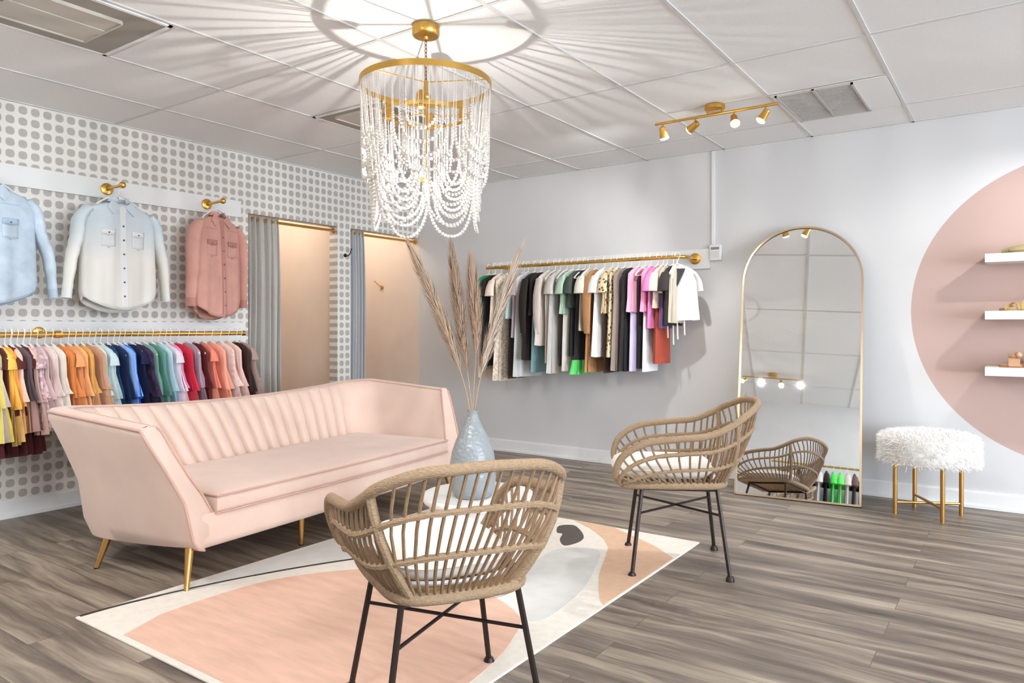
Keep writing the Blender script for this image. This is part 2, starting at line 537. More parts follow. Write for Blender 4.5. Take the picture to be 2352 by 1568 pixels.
poly(b, sm2([(2.735, -1.86), (2.79, -1.80), (2.87, -1.86), (2.955, -1.97), (2.975, -2.07), (2.945, -2.15), (2.875, -2.08), (2.83, -1.98), (2.79, -1.97)]), .0094, 3)
poly(b, sm2([(2.95, -2.22), (3.12, -2.12), (3.25, -2.40), (3.34, -2.70), (3.36, -3.0), (3.28, -3.0), (3.1, -2.75), (2.98, -2.5)]), .0091, 4)
poly(b, sm2([(1.93, -3.7), (2.1, -3.15), (2.25, -2.8), (2.2, -2.3), (2.0, -1.9), (1.92, -2.6)]), .009, 4)
ln = smoothpath([(1.892, -3.985, 0), (1.912, -3.80, 0), (1.985, -3.50, 0), (2.085, -3.22, 0), (2.176, -3.02, 0), (2.256, -2.87, 0)], 6)
L_, R_ = [], []
for i, p in enumerate(ln):
    d = (ln[min(i + 1, len(ln) - 1)] - ln[max(i - 1, 0)]).normalized(); nrm = Vector((-d.y, d.x, 0)) * (.008 if i < len(ln) - 1 else .002)
    L_.append(((p + nrm).x, (p + nrm).y)); R_.append(((p - nrm).x, (p - nrm).y))
poly(b, L_ + R_[::-1], .0096, 5)
tag(b.build('area_rug', rm, smooth=False), 'pale area rug with terracotta, tan and charcoal abstract shapes under the seating', 'rug')

# ------------------------------------------------------------------ sofa
PINK = velvet('blush_velvet', (222, 195, 178)); PINK2 = velvet('blush_velvet_piping', (204, 164, 148))
sofa = thing('velvet_sofa', 'blush pink velvet sofa with channel-tufted back and brass legs on the rug edge', 'sofa', (1.005, -2.70, 0), radians(6.0))
# local: Y = along the length (near end negative), X = towards the front


def uplan(hu, vb, vf, r, n_arm=14, n_c=10, n_b=120):
    pts = []
    for i in range(n_arm): pts.append((vf + (vb + r - vf) * i / n_arm, -hu))
    for i in range(n_c):
        a = pi / 2 * i / n_c; pts.append((vb + r - r * sin(a), -hu + r - r * cos(a)))
    for i in range(n_b + 1): pts.append((vb, -hu + r + (2 * hu - 2 * r) * i / n_b))
    for i in range(1, n_c + 1):
        a = pi / 2 * i / n_c; pts.append((vb + r - r * cos(a), hu - r + r * sin(a)))
    for i in range(1, n_arm + 1): pts.append((vb + r + (vf - vb - r) * i / n_arm, hu))
    return pts


NA, NCR, NB = 14, 10, 144
LAY = [  # half length, back, front, corner radius, z, kind
    (.93, .06, .89, .24, .118, 0), (.985, .0, .925, .24, .14, 0), (1.01, -.02, .925, .24, .22, 0), (1.03, -.03, .895, .24, .38, 0), (1.07, -.065, .835, .23, .52, 0),
    (1.115, -.10, .765, .22, .655, 0), (1.122, -.10, .745, .22, .69, 0), (1.115, -.088, .74, .22, .705, 0), (1.085, -.045, .74, .20, .715, 0), (1.05, .0, .745, .18, .708, 0),
    (1.035, .025, .755, .18, .688, 1), (1.005, .075, .785, .18, .60, 2), (.965, .13, .825, .18, .50, 2), (.92, .185, .865, .17, .40, 2), (.885, .23, .885, .16, .31, 1), (.875, .24, .885, .16, .24, 0)]
layers = []
NCH = 18
for hu, vb, vf, r, z, kd in LAY:
    P = uplan(hu, vb, vf, r, NA, NCR, NB); out = []
    for i, (x, y) in enumerate(P):
        zz = z
        # the back dips slightly in the middle, corners stand a little higher
        if z < .2: zz = z + .045 * max(0, min(1, (x - .25) / .6)) ** 1.5
        if z > .3: zz = z + (-.022 + .052 * (abs(y) / 1.1) ** 2) * (z / .7) - .042 * max(0, (x - .12) / .62) * max(0, (z - .3) / .4)
        if kd:
            s0 = i - (NA + NCR)
            if 0 <= s0 <= NB:
                k = abs(sin(pi * NCH * s0 / NB)) ** .45
                x = x + (.044 * k - .022) * (1 if kd == 2 else .6)
        out.append((x, y, zz))
    layers.append(out)
nP = len(layers[0])


def shell(name, i0, i1, mt=PINK):
    b = MB()
    b.grid([[L_[i] for i in range(i0, i1 + 1)] for L_ in layers])
    # end caps
    m = len(layers)
    for i, fl in ((i0, False), (i1, True)):
        pts = [L_[i] for L_ in layers]
        o_, c = pts[:m // 2 + 1], None
        n_o = 8
        outer = pts[:8]; inner = pts[8:][::-1]
        rows = [outer, [inner[min(j, len(inner) - 1)] for j in range(8)]]
        bulge = .012 if (i in (0, nP - 1)) else 0
        mid = [tuple((a + b_) / 2 for a, b_ in zip(p, q)) for p, q in zip(rows[0], rows[1])]
        mid = [(p[0] + bulge, p[1], p[2]) for p in mid]
        b.grid([rows[0], mid, rows[1]])
    return fix_normals(b.build(name, mt, sofa, angle=50))


iA = NA + NCR - 1
tag(shell('armrest', 0, iA), 'arm at the patterned wall side, shown from outside')
tag(shell('armrest', nP - 1 - iA, nP - 1), 'arm nearest the vase')
shell('backrest', iA, nP - 1 - iA)
# piping along the outer top edge and down both arm fronts
b = MB()
b.tube([Vector(layers[6][i]) + Vector((0, 0, .002)) for i in range(0, nP, 2)], .006, 6)
b.tube([Vector(layers[9][i]) + Vector((0, 0, .0)) for i in range(0, nP, 2)], .0045, 6)
for i in (0, nP - 1): b.tube([Vector(L_[i]) + Vector((.004, 0, 0)) for L_ in layers[:7]], .006, 6)
for i in (0, nP - 1): b.tube([Vector(L_[i]) + Vector((.004, 0, 0)) for L_ in layers[9:]], .005, 6)
b.build('piping', PINK2, sofa)
# base with a gently bowed front
b = MB(); rows = []
for z, ins in ((.165, .03), (.18, .004), (.20, 0), (.30, 0), (.315, .01)):
    row = []
    for i in range(41):
        y = -.955 + 1.91 * i / 40; row.append((.905 + .02 * (1 - (y / .95) ** 2) - ins, y, z))
    row += [(.18, .90, z), (.18, -.90, z)]
    rows.append(row)
b.grid(rows, True, True, True); fix_normals(b.build('base_rail', PINK, sofa, angle=50))
# seat cushion
b = MB(); rows = []


def seatring(ins, z):
    row = []
    for i in range(41):
        y = (-.88 + ins) + (1.76 - 2 * ins) * i / 40; row.append((.912 + .02 * (1 - (y / .9) ** 2) - ins, y, z))
    for i in range(1, 12):
        f = i / 12; row.append((.912 - ins + (.20 - .912 + 2 * ins) * f, .88 - ins - .03 * f, z))
    for i in range(21):
        y = (.85 - ins) - (1.70 - 2 * ins) * i / 20; row.append((.20 + ins, y, z))
    for i in range(1, 12):
        f = i / 12; row.append((.20 + ins + (.912 - .20 - 2 * ins) * f, -.85 + ins - .03 * f, z))
    return row


for ins, z in ((.02, .305), (.004, .312), (0, .33), (0, .365), (.004, .385), (.02, .395), (.08, .405), (.2, .412), (.29, .414)): rows.append(seatring(ins, z))
b.grid(rows, True, True, True)
sc_ = fix_normals(b.build('seat_cushion', PINK, sofa, angle=60))
b = MB(); b.tube(seatring(-.002, .386), .0048, 6, closed=True); b.tube(seatring(-.002, .312), .004, 6, closed=True); b.build('piping', PINK2, sc_)
for (x, y, dx, dy) in ((.84, -.96, .03, -.04), (.27, -.95, -.03, -.05), (.84, .96, .03, .04), (.27, .95, -.03, .05), (.80, -.28, 0, 0)):
    b = MB(); b.tube([(x, y, .175), (x + dx, y + dy, .0)], [.019, .010], 12)
    lg = b.build('leg', GOLD2, sofa)
    MB().lathe([(.011, 0), (.011, .006)], (x + dx, y + dy, 0), 10).build('glide', mat('black_glide', (30, 28, 26), .6), lg)

# ------------------------------------------------------------------ wicker chairs
WICK = mat('natural_rattan', (132, 105, 76), .6, var=.16, scale=60, bump=.3)
WICK2 = mat('woven_rattan_rim', (158, 132, 102), .7, var=.22, scale=110, stretch=(1, 1, 3), bump=.6)
WICKD = mat('rattan_weave_dark', (172, 138, 98), .65, var=.25, scale=60)
CUSH = mat('off_white_cotton', (240, 235, 226), .9, var=.02, scale=40, bump=.1, sheen=.2)


def make_chair(label, loc, rz, group=None):
    t = thing('rattan_armchair', label, 'chair', loc, rz, group)
    half = [(.262, .205, .415), (.285, .255, .465), (.255, .285, .545), (.16, .297, .605), (.02, .302, .628), (-.11, .292, .642), (-.20, .275, .678), (-.27, .245, .72), (-.335, .165, .757), (-.36, .08, .767)]
    pts = half + [(-.366, 0, .77)] + [(x, -y, z) for x, y, z in half[::-1]]
    rim = smoothpath(pts, 8); nR = len(rim)
    b = MB(); b.tube(rim, .0155, 10); b.build('rim', WICK2, t)
    # seat loop
    hs = [(.235, .20), (.10, .205), (-.04, .195), (-.15, .18), (-.195, .14), (-.21, .07)]
    loop = [(.25, .10, .405), (.248, .17, .405)] + [(x, y, .405) for x, y in hs] + [(-.212, 0, .405)] + [(x, -y, .405) for x, y in hs[::-1]] + [(.248, -.17, .405), (.25, -.10, .405), (.252, 0, .405)]
    lp = smoothpath(loop, 6, True)
    b = MB(); b.tube(lp, .017, 10, closed=True); b.build('seat_frame', WICK2, t)
    # seat deck
    b = MB()
    for k in range(19):
        x = -.19 + k * .0235; hw = .19 if x > -.1 else .19 - (-.1 - x) * .6
        b.tube([(x, -hw, .405), (x, hw, .405)], .0065, 6)
    b.build('seat', WICKD, t)
    lower = smoothpath([(.242, .19, .41)] + [(x, y, .41) for x, y in hs[1:]] + [(-.212, 0, .41)] + [(x, -y, .41) for x, y in hs[:0:-1]] + [(.242, -.19, .41)], 10)

    def at(path, s):
        f = s * (len(path) - 1); i = min(int(f), len(path) - 2); return path[i].lerp(path[i + 1], f - i)

    def surf(s, v):
        a = at(lower, s); c = at(rim, s); p = a.lerp(c, v)
        out = Vector((p.x, p.y, 0)); out.normalize()
        return p + out * (.03 * sin(pi * v))
    names = {0: 'arm_lattice', 1: 'back_lattice', 2: 'arm_lattice'}
    for part, (s0, s1, n) in enumerate(((.045, .315, 15), (.335, .665, 17), (.685, .955, 15))):
        b = MB()
        for k in range(n):
            s = s0 + (s1 - s0) * (k + .5) / n
            # spindles lean: lower end shifted
            ds = .026 if part == 1 else (.024 * min(1, max(0, s - .05) / .14) if part == 0 else -.024 * min(1, max(0, .95 - s) / .14))
            b.tube([surf(min(max(s + ds * (2 * v - 1), 0.03), .97), v) for v in (0, .2, .4, .6, .8, 1)], .0047, 6)
        b.build(names[part], WICK, t)
        b = MB()
        for v in (.36, .70):
            pa = [surf(s0 - .015 + (s1 - s0 + .03) * k / 24, v) for k in range(25)]
            b.tube(pa, [.0085 + .002 * (k % 2) for k in range(25)], 6)
        b.build('woven_band', WICK2, t)
    for s in (.325, .675):
        b = MB(); b.tube([surf(s, v) for v in (0, .2, .4, .6, .8, 1)], .0125, 8)
        b.build('back_post', WICK2, t)
    # metal base
    tops = [(.165, .165), (.165, -.165), (-.165, -.165), (-.165, .165)]
    feet = [(.212, .226), (.212, -.226), (-.212, -.226), (-.212, .226)]
    mid = []
    for (a, c), (d, e) in zip(tops, feet):
        b = MB(); b.tube([(a, c, .39), (d, e, .012)], .0092, 8); lg = b.build('leg', BLACKM, t)
        f = (.39 - .275) / .378; mid.append((a + (d - a) * f, c + (e - c) * f, .275))
        MB().lathe([(.013, .022), (.018, .012), (.019, 0.0)], (d, e, 0), 12).build('foot', BLACKM, lg)
    b = MB(); b.tube([mid[0], mid[2]], .0055, 8); b.tube([mid[1], mid[3]], .0055, 8); b.build('cross_brace', BLACKM, t)
    b = MB(); b.tube([(x, y, .384) for x, y in tops], .008, 8, closed=True); b.build('base_frame', BLACKM, t)
    return t


def chair_cushion(label, loc, rz):
    b = MB()
    rows = []
    for ins, z in ((.05, .424), (.02, .428), (.004, .445), (0, .465), (.006, .485), (.025, .497), (.07, .504), (.13, .507)):
        row = []
        for k in range(48):
            a = 2 * pi * k / 48; ca, sa = cos(a), sin(a)
            q = (abs(ca) ** 4 + abs(sa) ** 4) ** -.25
            x = .068 + (.228 - ins) * ca * q; y = (.178 - ins) * sa * q * (1.0 if x > 0 else 1 + x * .5)
            row.append((x, y, z))
        rows.append(row)
    b.grid(rows, True, True, True)
    t = thing('seat_cushion', label, 'cushion', loc, rz)
    c = fix_normals(b.build('pad', CUSH, t, angle=60))
    pb = MB(); r3 = [Vector(p) for p in rows[3]]
    pb.tube(r3, .004, 6, closed=True); pb.build('piping', CUSH, t)
    # tie ribbon at the back
    tb_ = MB(); tb_.tube([(-.15, -.14, .432), (-.168, -.07, .428), (-.172, 0, .427), (-.168, .07, .429), (-.15, .14, .432)], .006, 6)
    tb_.build('tie', mat('pale_tie', (222, 226, 234), .9), t)
    return t


C1 = ((3.455, -3.69, 0), radians(148.0)); C2 = ((3.50, -2.06, 0), radians(-151.9))
make_chair('rattan armchair seen from behind, standing on the terracotta part of the rug', *C1)
chair_cushion('white seat cushion in the rattan chair seen from behind', *C1)
make_chair('rattan armchair on the rug corner by the arched mirror, turned to the sofa', *C2)
chair_cushion('white seat cushion in the rattan chair nearest the arched mirror', *C2)

# ------------------------------------------------------------------ drum table, vase, pampas
TC = (2.93, -2.84)
t = thing('drum_table', 'round white drum table holding the vase, behind the nearest rattan chair', 'table', (TC[0], TC[1], 0))
MB().lathe([(.165, .0095), (.17, .012), (.215, .37)], (TC[0], TC[1], 0), 48).build('body', WHITE, t, world=True)
MB().lathe([(.215, .37), (.236, .372), (.24, .38), (.24, .395), (.236, .40)], (TC[0], TC[1], 0), 48).build('table_top', WHITE, t, world=True)


def glass_mat():
    m, nt, b = new_mat('seeded_blue_glass')
    N = nt.nodes.new; L = nt.links.new
    b.inputs['Base Color'].default_value = rgb(208, 213, 215)
    b.inputs['Roughness'].default_value = .25; setin(b, 'Transmission Weight', .6)
    tc = N('ShaderNodeTexCoord'); v = N('ShaderNodeTexVoronoi'); v.inputs['Scale'].default_value = 70
    L(tc.outputs['Object'], v.inputs['Vector'])
    bp = N('ShaderNodeBump'); bp.inputs['Strength'].default_value = .5; bp.inputs['Distance'].default_value = .004
    L(v.outputs['Distance'], bp.inputs['Height']); L(bp.outputs[0], b.inputs['Normal'])
    return m


VX, VY, VZ = 2.945, -2.90, .40
prof = [(.02, 0), (.07, .001), (.082, .008), (.094, .04), (.099, .085), (.098, .13), (.088, .19), (.070, .24), (.050, .28), (.034, .31), (.024, .335), (.021, .352), (.024, .362)]
innr = [(r - .005, z) for r, z in prof[::-1] if z > .03] + [(.06, .02)]
b = MB(); b.lathe(prof + innr, (VX, VY, VZ), 40)
tag(b.build('bottle_vase', glass_mat()), 'pale blue seeded glass teardrop vase on the white drum table', 'vase')


def pampas(tip, bend, label, col, nb=900, wid=.035, plume=.62):
    r = random.Random(int(tip[0] * 1000))
    base = Vector((VX + (tip[0] - VX) * .04, VY + (tip[1] - VY) * .04, VZ + .03)); neck = Vector((VX, VY, VZ + .36)) + (Vector((tip[0], tip[1], 0)) - Vector((VX, VY, 0))) * .05
    tip = Vector(tip); mid = neck.lerp(tip, .5) + Vector(bend)
    path = smoothpath([base, neck, mid, tip], 14)
    t = thing('pampas_stem', label, 'dried grass', tuple(base), 0, 'pampas grass in the vase')
    MB().tube(path[:-1], [.0026 * (1 - .6 * i / len(path)) for i in range(len(path) - 1)], 6).build('stem', mat('dry_stem', (178, 150, 118), .8), t, world=True)
    b = MB(); n = len(path)
    L0 = int(14 + 28 * (1 - plume))
    for k in range(nb):
        f = r.random() ** .9; i = L0 + f * (n - 2 - L0); i0 = int(i); p = path[i0].lerp(path[min(i0 + 1, n - 1)], i - i0)
        d = (path[min(i0 + 1, n - 1)] - path[i0 - 1]).normalized()
        a = r.random() * 2 * pi; s = d.orthogonal().normalized(); q = d.cross(s)
        side = s * cos(a) + q * sin(a)
        w = wid * (sin(pi * min(1, (f * .85 + .12))) ** .8) * (.5 + r.random() * .7)
        ln_ = .06 + .07 * r.random()
        tipb = p + d * ln_ + side * w + Vector((0, 0, -.012 * r.random()))
        m_ = p + d * ln_ * .45 + side * w * .75
        wv = side.cross(d).normalized() * .0011
        b.add([p - wv, p + wv, m_ + wv * 1.3, m_ - wv * 1.3, tipb], [(0, 1, 2, 3), (3, 2, 4)])
    b.build('plume', mat('pampas_plume', col, .95), t, world=True, smooth=False)


pampas((2.775, -3.08, 1.415), (.02, .02, -.02), 'brown pampas stem leaning out over the sofa', (186, 160, 134), plume=.75)
pampas((2.905, -2.985, 1.40), (.0, .0, 0), 'upright brown pampas stem with the tallest tip, in the middle of the vase', (170, 142, 118), plume=.72)
pampas((2.965, -2.93, 1.345), (.012, .01, 0), 'shorter upright pampas stem close beside the tallest one', (182, 152, 128), plume=.6)
pampas((3.115, -2.825, 1.385), (-.02, -.015, -.03), 'pale pampas stem leaning out towards the hanging clothes', (206, 188, 168), plume=.75)

# ------------------------------------------------------------------ stool
SX, SY = 4.385, -.365
t = thing('fur_stool', 'round white faux fur stool with gold legs beside the arched mirror', 'stool', (SX, SY, 0))
FUR = mat('white_fur', (246, 242, 236), .95, sheen=.4)
b = MB(); b.lathe([(.20, .305), (.235, .318), (.25, .36), (.25, .42), (.235, .455), (.19, .475), (.1, .482), (.03, .483)], (SX, SY, 0), 40)
seat = b.build('seat', FUR, t, world=True)
r = random.Random(3); b = MB()
for k in range(9000):
    a = r.random() * 2 * pi
    if r.random() < .5:
        rr = .245 * math.sqrt(r.random()); p = Vector((SX + rr * cos(a), SY + rr * sin(a), .478 - .02 * (rr / .245) ** 6)); nrm = Vector((cos(a) * rr * 2, sin(a) * rr * 2, 1)).normalized()
    else:
        p = Vector((SX + .247 * cos(a), SY + .247 * sin(a), .315 + .15 * r.random())); nrm = Vector((cos(a), sin(a), .15)).normalized()
    rnd = Vector((r.uniform(-1, 1), r.uniform(-1, 1), r.uniform(-1, .6)))
    dr = (nrm + rnd * .75).normalized(); ln_ = .022 + .018 * r.random()
    m_ = p + dr * ln_ * .6; e_ = p + dr * ln_ + Vector((0, 0, -.014 * r.random())); wv = dr.orthogonal().normalized() * .0016
    b.add([p - wv, p + wv, m_ + wv, m_ - wv, e_], [(0, 1, 2, 3), (3, 2, 4)])
fo = b.build('fur', FUR, t, world=True, smooth=False); fo['kind'] = 'stuff'
cs = []
for ang in (208, 298, 28, 118):
    a = radians(ang); x, y = SX + .185 * cos(a), SY + .185 * sin(a); cs.append((x, y))
    b = MB(); b.tube([(x, y, .31), (x, y, .0)], .0125, 12); b.build('leg', GOLD2, t, world=True)
b = MB(); b.tube([(cs[0][0], cs[0][1], .07), (cs[2][0], cs[2][1], .07)], .008, 8); b.tube([(cs[1][0], cs[1][1], .078), (cs[3][0], cs[3][1], .078)], .008, 8)
b.build('stretcher', GOLD2, t, world=True)

# ------------------------------------------------------------------ arched mirror leaning on the back wall
MW, MH = .378, 1.83
t = bpy.data.objects.new('arched_mirror', None); COL.objects.link(t)
t.location = (3.654, -.468, .006)
lean = radians(11.5)
t.rotation_euler = (-lean, 0, radians(6.7))
tag(t, 'tall arched floor mirror in a thin champagne frame leaning on the white wall', 'mirror')
arch = [(-MW, 0)] + [(-MW, (MH - MW) * k / 6) for k in range(1, 6)] + [(-MW * cos(pi * k / 32), MH - MW + MW * sin(pi * k / 32)) for k in range(33)] + [(MW, (MH - MW) * k / 6) for k in range(5, 0, -1)] + [(MW, 0)]
n = len(arch)
b = MB()
pts = [(x * .985, .006, max(z * .992, .008)) for x, z in arch]; pb = [(x, .016, z) for x, y, z in pts]
b.add(pts, [tuple(range(n))]); b.build('glass', mat('mirror_silver', (246, 248, 248), .015, 1.0), t, smooth=False)
b = MB(); b.add([(x * .99, .02, max(z * .99, .01)) for x, z in arch] + [(x * .99, .012, max(z * .99, .01)) for x, z in arch], [tuple(range(n)), tuple(range(2 * n - 1, n - 1, -1))] + [(i, i + n, (i + 1) % n + n, (i + 1) % n) for i in range(n)])
b.build('backing_board', mat('mirror_backing', (70, 64, 58), .8), t, smooth=False)
b = MB(); rows = []
ctr = Vector((0, 0, MH / 2))
for x, z in arch:
    ox = 1 if x > 0 else -1
    dx, dz = (x / MW, 0) if z <= MH - MW else (x / MW, (z - MH + MW) / MW)
    if z == 0: dz = 0
    o_ = (dx * .004, dz * .004); i_ = (-dx * .009, -dz * .009)
    rows.append([(x + o_[0], 0, z + o_[1]), (x + i_[0], 0, z + i_[1]), (x + i_[0], .026, z + i_[1]), (x + o_[0], .026, z + o_[1])])
b.grid(rows, True, True, True)
b.box(-MW - .004, MW + .004, 0, .026, 0, .011)
b.build('frame', mat('champagne_metal', (214, 190, 158), .3, 1.0), t, smooth=False)

# ------------------------------------------------------------------ shelves and shoes on the pink disc
SHW = mat('white_shelf', (240, 236, 230), .5)
zs = (1.545, 1.208, .876)
for k, (z, nm) in enumerate(zip(zs, ('top', 'middle', 'lowest'))):
    tag(MB().box(4.662, 5.72, -.2, -.001, z - .05, z).build('floating_shelf', SHW, smooth=False), 'white floating shelf on the pink disc, %s of the three' % nm, 'shelf', 'white shelves on the pink disc')


def foot_outline(L=.25, w=.045, n=28):
    P = []
    for k in range(n):
        a = 2 * pi * k / n; x = cos(a); y = sin(a)
        hw = w * (.78 + .26 * max(0, x) - .12 * max(0, 1 - abs(x + .1) * 3))
        P.append((x * L / 2, y * hw))
    return P


def sandal(kind, loc, rz, label, leather, sole):
    t = thing('sandal' if kind != 'flat' else 'slip_on_shoe', label, 'shoe', loc, rz)
    P = foot_outline(); n = len(P)
    lift = lambda x: .012 + (.006 if kind != 'flat' else 0) * max(0, -x * 8) + .02 * max(0, x - .09) * 4
    b = MB(); b.grid([[(x, y, 0) for x, y in P], [(x * 1.0, y * 1.02, .010) for x, y in P], [(x * .99, y * .98, .016) for x, y in P]], True, True, True); b.build('sole', mat('shoe_sole_' + kind, sole, .7), t)
    b = MB(); b.grid([[(x * .96, y * .92, .0162) for x, y in P], [(x * .94, y * .88, .019) for x, y in P]], True, True, True); b.build('footbed', mat('footbed_' + kind, tuple(min(255, c + 25) for c in leather), .6), t)
    lm = mat('leather_' + kind, leather, .35, .25)

    def strap(x, h, wd, nm='strap', sk=0.0):
        b = MB(); rows = []
        for i in range(13):
            a = pi * i / 12
            rows.append([(x + sk * cos(a) - wd / 2, .044 * cos(a), .010 + h * sin(a)), (x + sk * cos(a) + wd / 2, .042 * cos(a), .010 + h * sin(a)), (x + sk * cos(a) + wd / 2, .039 * cos(a), .007 + h * sin(a)), (x + sk * cos(a) - wd / 2, .040 * cos(a), .007 + h * sin(a))])
        b.grid(rows, True, True, True); b.build(nm, lm, t)
    if kind == 'strappy':
        strap(.075, .035, .012, sk=.02); strap(.05, .04, .012, sk=-.02); strap(.0, .055, .012, sk=.015); strap(-.06, .075, .010)
        b = MB(); b.tube([(-.09, .035, .016), (-.112, .02, .06), (-.116, 0, .07), (-.112, -.02, .06), (-.09, -.035, .016)], .005, 6); b.build('heel_strap', lm, t)
    elif kind == 'slide':
        strap(.05, .05, .055); strap(-.01, .055, .03)
        b = MB()
        b.ball((.05, 0, .066), .022, 10, 6, sc=(1.4, 1, .7)); b.ball((.03, .012, .074), .02, 10, 6); b.build('knot', lm, t)
    else:
        b = MB(); rows = []
        for x, h in ((.124, .012), (.112, .022), (.09, .03), (.05, .038), (.02, .042)):
            hw = .045 * math.sqrt(max(0.05, 1 - (x / .128) ** 2))
            rows.append([(x, hw * cos(pi * i / 10), .012 + h * sin(pi * i / 10)) for i in range(11)])
        b.grid(rows); b.build('toe_upper', lm, t)
        b = MB(); rows = []
        for i in range(21):
            a = pi * .32 + (2 * pi - pi * .64) * i / 20; x = .125 * cos(a); y = .040 * sin(a); h = .035 + .02 * max(0, -cos(a))
            rows.append([(x, y, .014), (x * .97, y * .95, h)])
        b.grid(rows); b.build('side_upper', lm, t)
    return t


sandal('flat', (4.865, -.10, 1.545), radians(172), 'gold pointed flat shoe on the top shelf', (196, 178, 130), (150, 130, 96))
sandal('flat', (4.90, -.155, 1.545), radians(186), 'gold flat shoe nearer the edge of the top shelf', (196, 178, 130), (150, 130, 96))
sandal('strappy', (4.855, -.14, 1.208), radians(185), 'strappy gold sandal at the edge of the middle shelf', (204, 172, 110), (170, 138, 92))
sandal('strappy', (4.925, -.07, 1.208), radians(175), 'strappy gold sandal nearer the wall on the middle shelf', (204, 172, 110), (170, 138, 92))
sandal('slide', (4.855, -.15, .876), radians(180), 'tan slide sandal with knotted strap at the edge of the lowest shelf', (204, 160, 124), (176, 128, 88))
sandal('slide', (4.935, -.07, .876), radians(172), 'tan slide sandal nearer the wall on the lowest shelf', (204, 160, 124), (176, 128, 88))

# ------------------------------------------------------------------ wall fittings
tag(MB().box(.9, 2.932, -.018, -.0005, 1.553, 1.70).build('mounting_board', WHITE, smooth=False), 'white mounting board behind the brass rail on the white wall', 'board')
tag(MB().box(.0005, .018, -5.3, -2.0, 1.94, 2.062).build('mounting_board', WHITE, smooth=False), 'white board with brass arms above the hanging shirts', 'board')
tag(MB().box(.0005, .018, -5.3, -1.96, .995, 1.148).build('mounting_board', WHITE, smooth=False), 'white board behind the brass rail of colourful dresses', 'board')
tag(MB().box(2.944, 2.966, -.012, -.0005, 1.727, HC - .004).build('cable_cover', TRIMW, smooth=False), 'white cable cover running from the ceiling down to the thermostat', 'cable cover')
t = thing('thermostat', 'small white thermostat box beside the end of the brass rail', 'thermostat', (2.975, 0, 1.667))
MB().rbox(2.927, 3.023, -.026, -.0005, 1.608, 1.727, r=.006, seg=3).build('housing', TRIMW, t, world=True)
MB().box(2.944, 3.006, -.0275, -.026, 1.69, 1.708).build('display', mat('grey_display', (130, 128, 126), .4), t, world=True, smooth=False)
MB().box(2.944, 3.006, -.0272, -.026, 1.63, 1.68).build('cover_plate', mat('off_white_plastic', (222, 220, 214), .4), t, world=True, smooth=False)


def flange(b, c, axis, r=.032, th=.012):
    c = Vector(c); b.tube([c, c + Vector(axis) * th, c + Vector(axis) * (th + .004)], [r, r, r * .8], 20)


# back wall rail
t = thing('brass_clothes_rail', 'brass clothes rail along the white wall, holding tops and trousers', 'rail', (1.9, 0, 1.63))
b = MB(); b.tube(smoothpath([(1.02, -.25, 1.63), (1.6, -.25, 1.63), (2.2, -.25, 1.63), (2.70, -.25, 1.63), (2.79, -.235, 1.63), (2.82, -.19, 1.63), (2.823, -.1, 1.63), (2.823, -.02, 1.63)], 8), .014, 12)
b.build('tube', GOLD, t, world=True)
b = MB(); flange(b, (2.823, -.018, 1.63), (0, -1, 0), .042); b.build('flange', GOLD, t, world=True)
b = MB(); b.tube([(1.12, -.25, 1.63), (1.12, -.018, 1.63)], .010, 10); flange(b, (1.12, -.018, 1.63), (0, -1, 0), .036); b.build('bracket', GOLD, t, world=True)
# left wall rail
t = thing('brass_clothes_rail', 'brass clothes rail below the shirts, crowded with colourful tiered dresses', 'rail', (.28, -3.4, 1.07))
MB().tube([(.28, -5.2, 1.07), (.28, -2.17, 1.07)], .015, 12).build('tube', GOLD, t, world=True)
MB().tube([(.28, -2.17, 1.07), (.28, -2.15, 1.07)], .019, 12).build('end_cap', GOLD, t, world=True)
for y in (-3.38, -4.9):
    b = MB(); b.tube([(.018, y, 1.08), (.28, y, 1.075)], .011, 10); flange(b, (.018, y, 1.08), (1, 0, 0), .034); b.tube([(.28, y - .02, 1.07), (.28, y + .02, 1.07)], .021, 12)
    b.build('bracket', GOLD, t, world=True)


def face_out(y, label):
    t = thing('brass_arm_hook', label, 'wall hook', (.018, y, 2.0), 0)
    b = MB(); flange(b, (.018, y, 2.0), (1, 0, 0), .038); b.build('flange', GOLD, t, world=True)
    b = MB(); b.tube([(.03, y, 2.0), (.12, y, 2.002), (.22, y, 2.004)], [.013, .009, .010], 10); b.build('arm', GOLD, t, world=True)
    b = MB(); b.ball((.222, y, 2.004), .021, 12, 8); b.build('knob', GOLD, t, world=True)
    return t


face_out(-2.985, 'brass arm hook carrying the pale dip-dyed shirt')
face_out(-2.285, 'brass arm hook carrying the dusty rose shirt')
face_out(-3.70, 'brass arm hook carrying the light blue denim shirt')

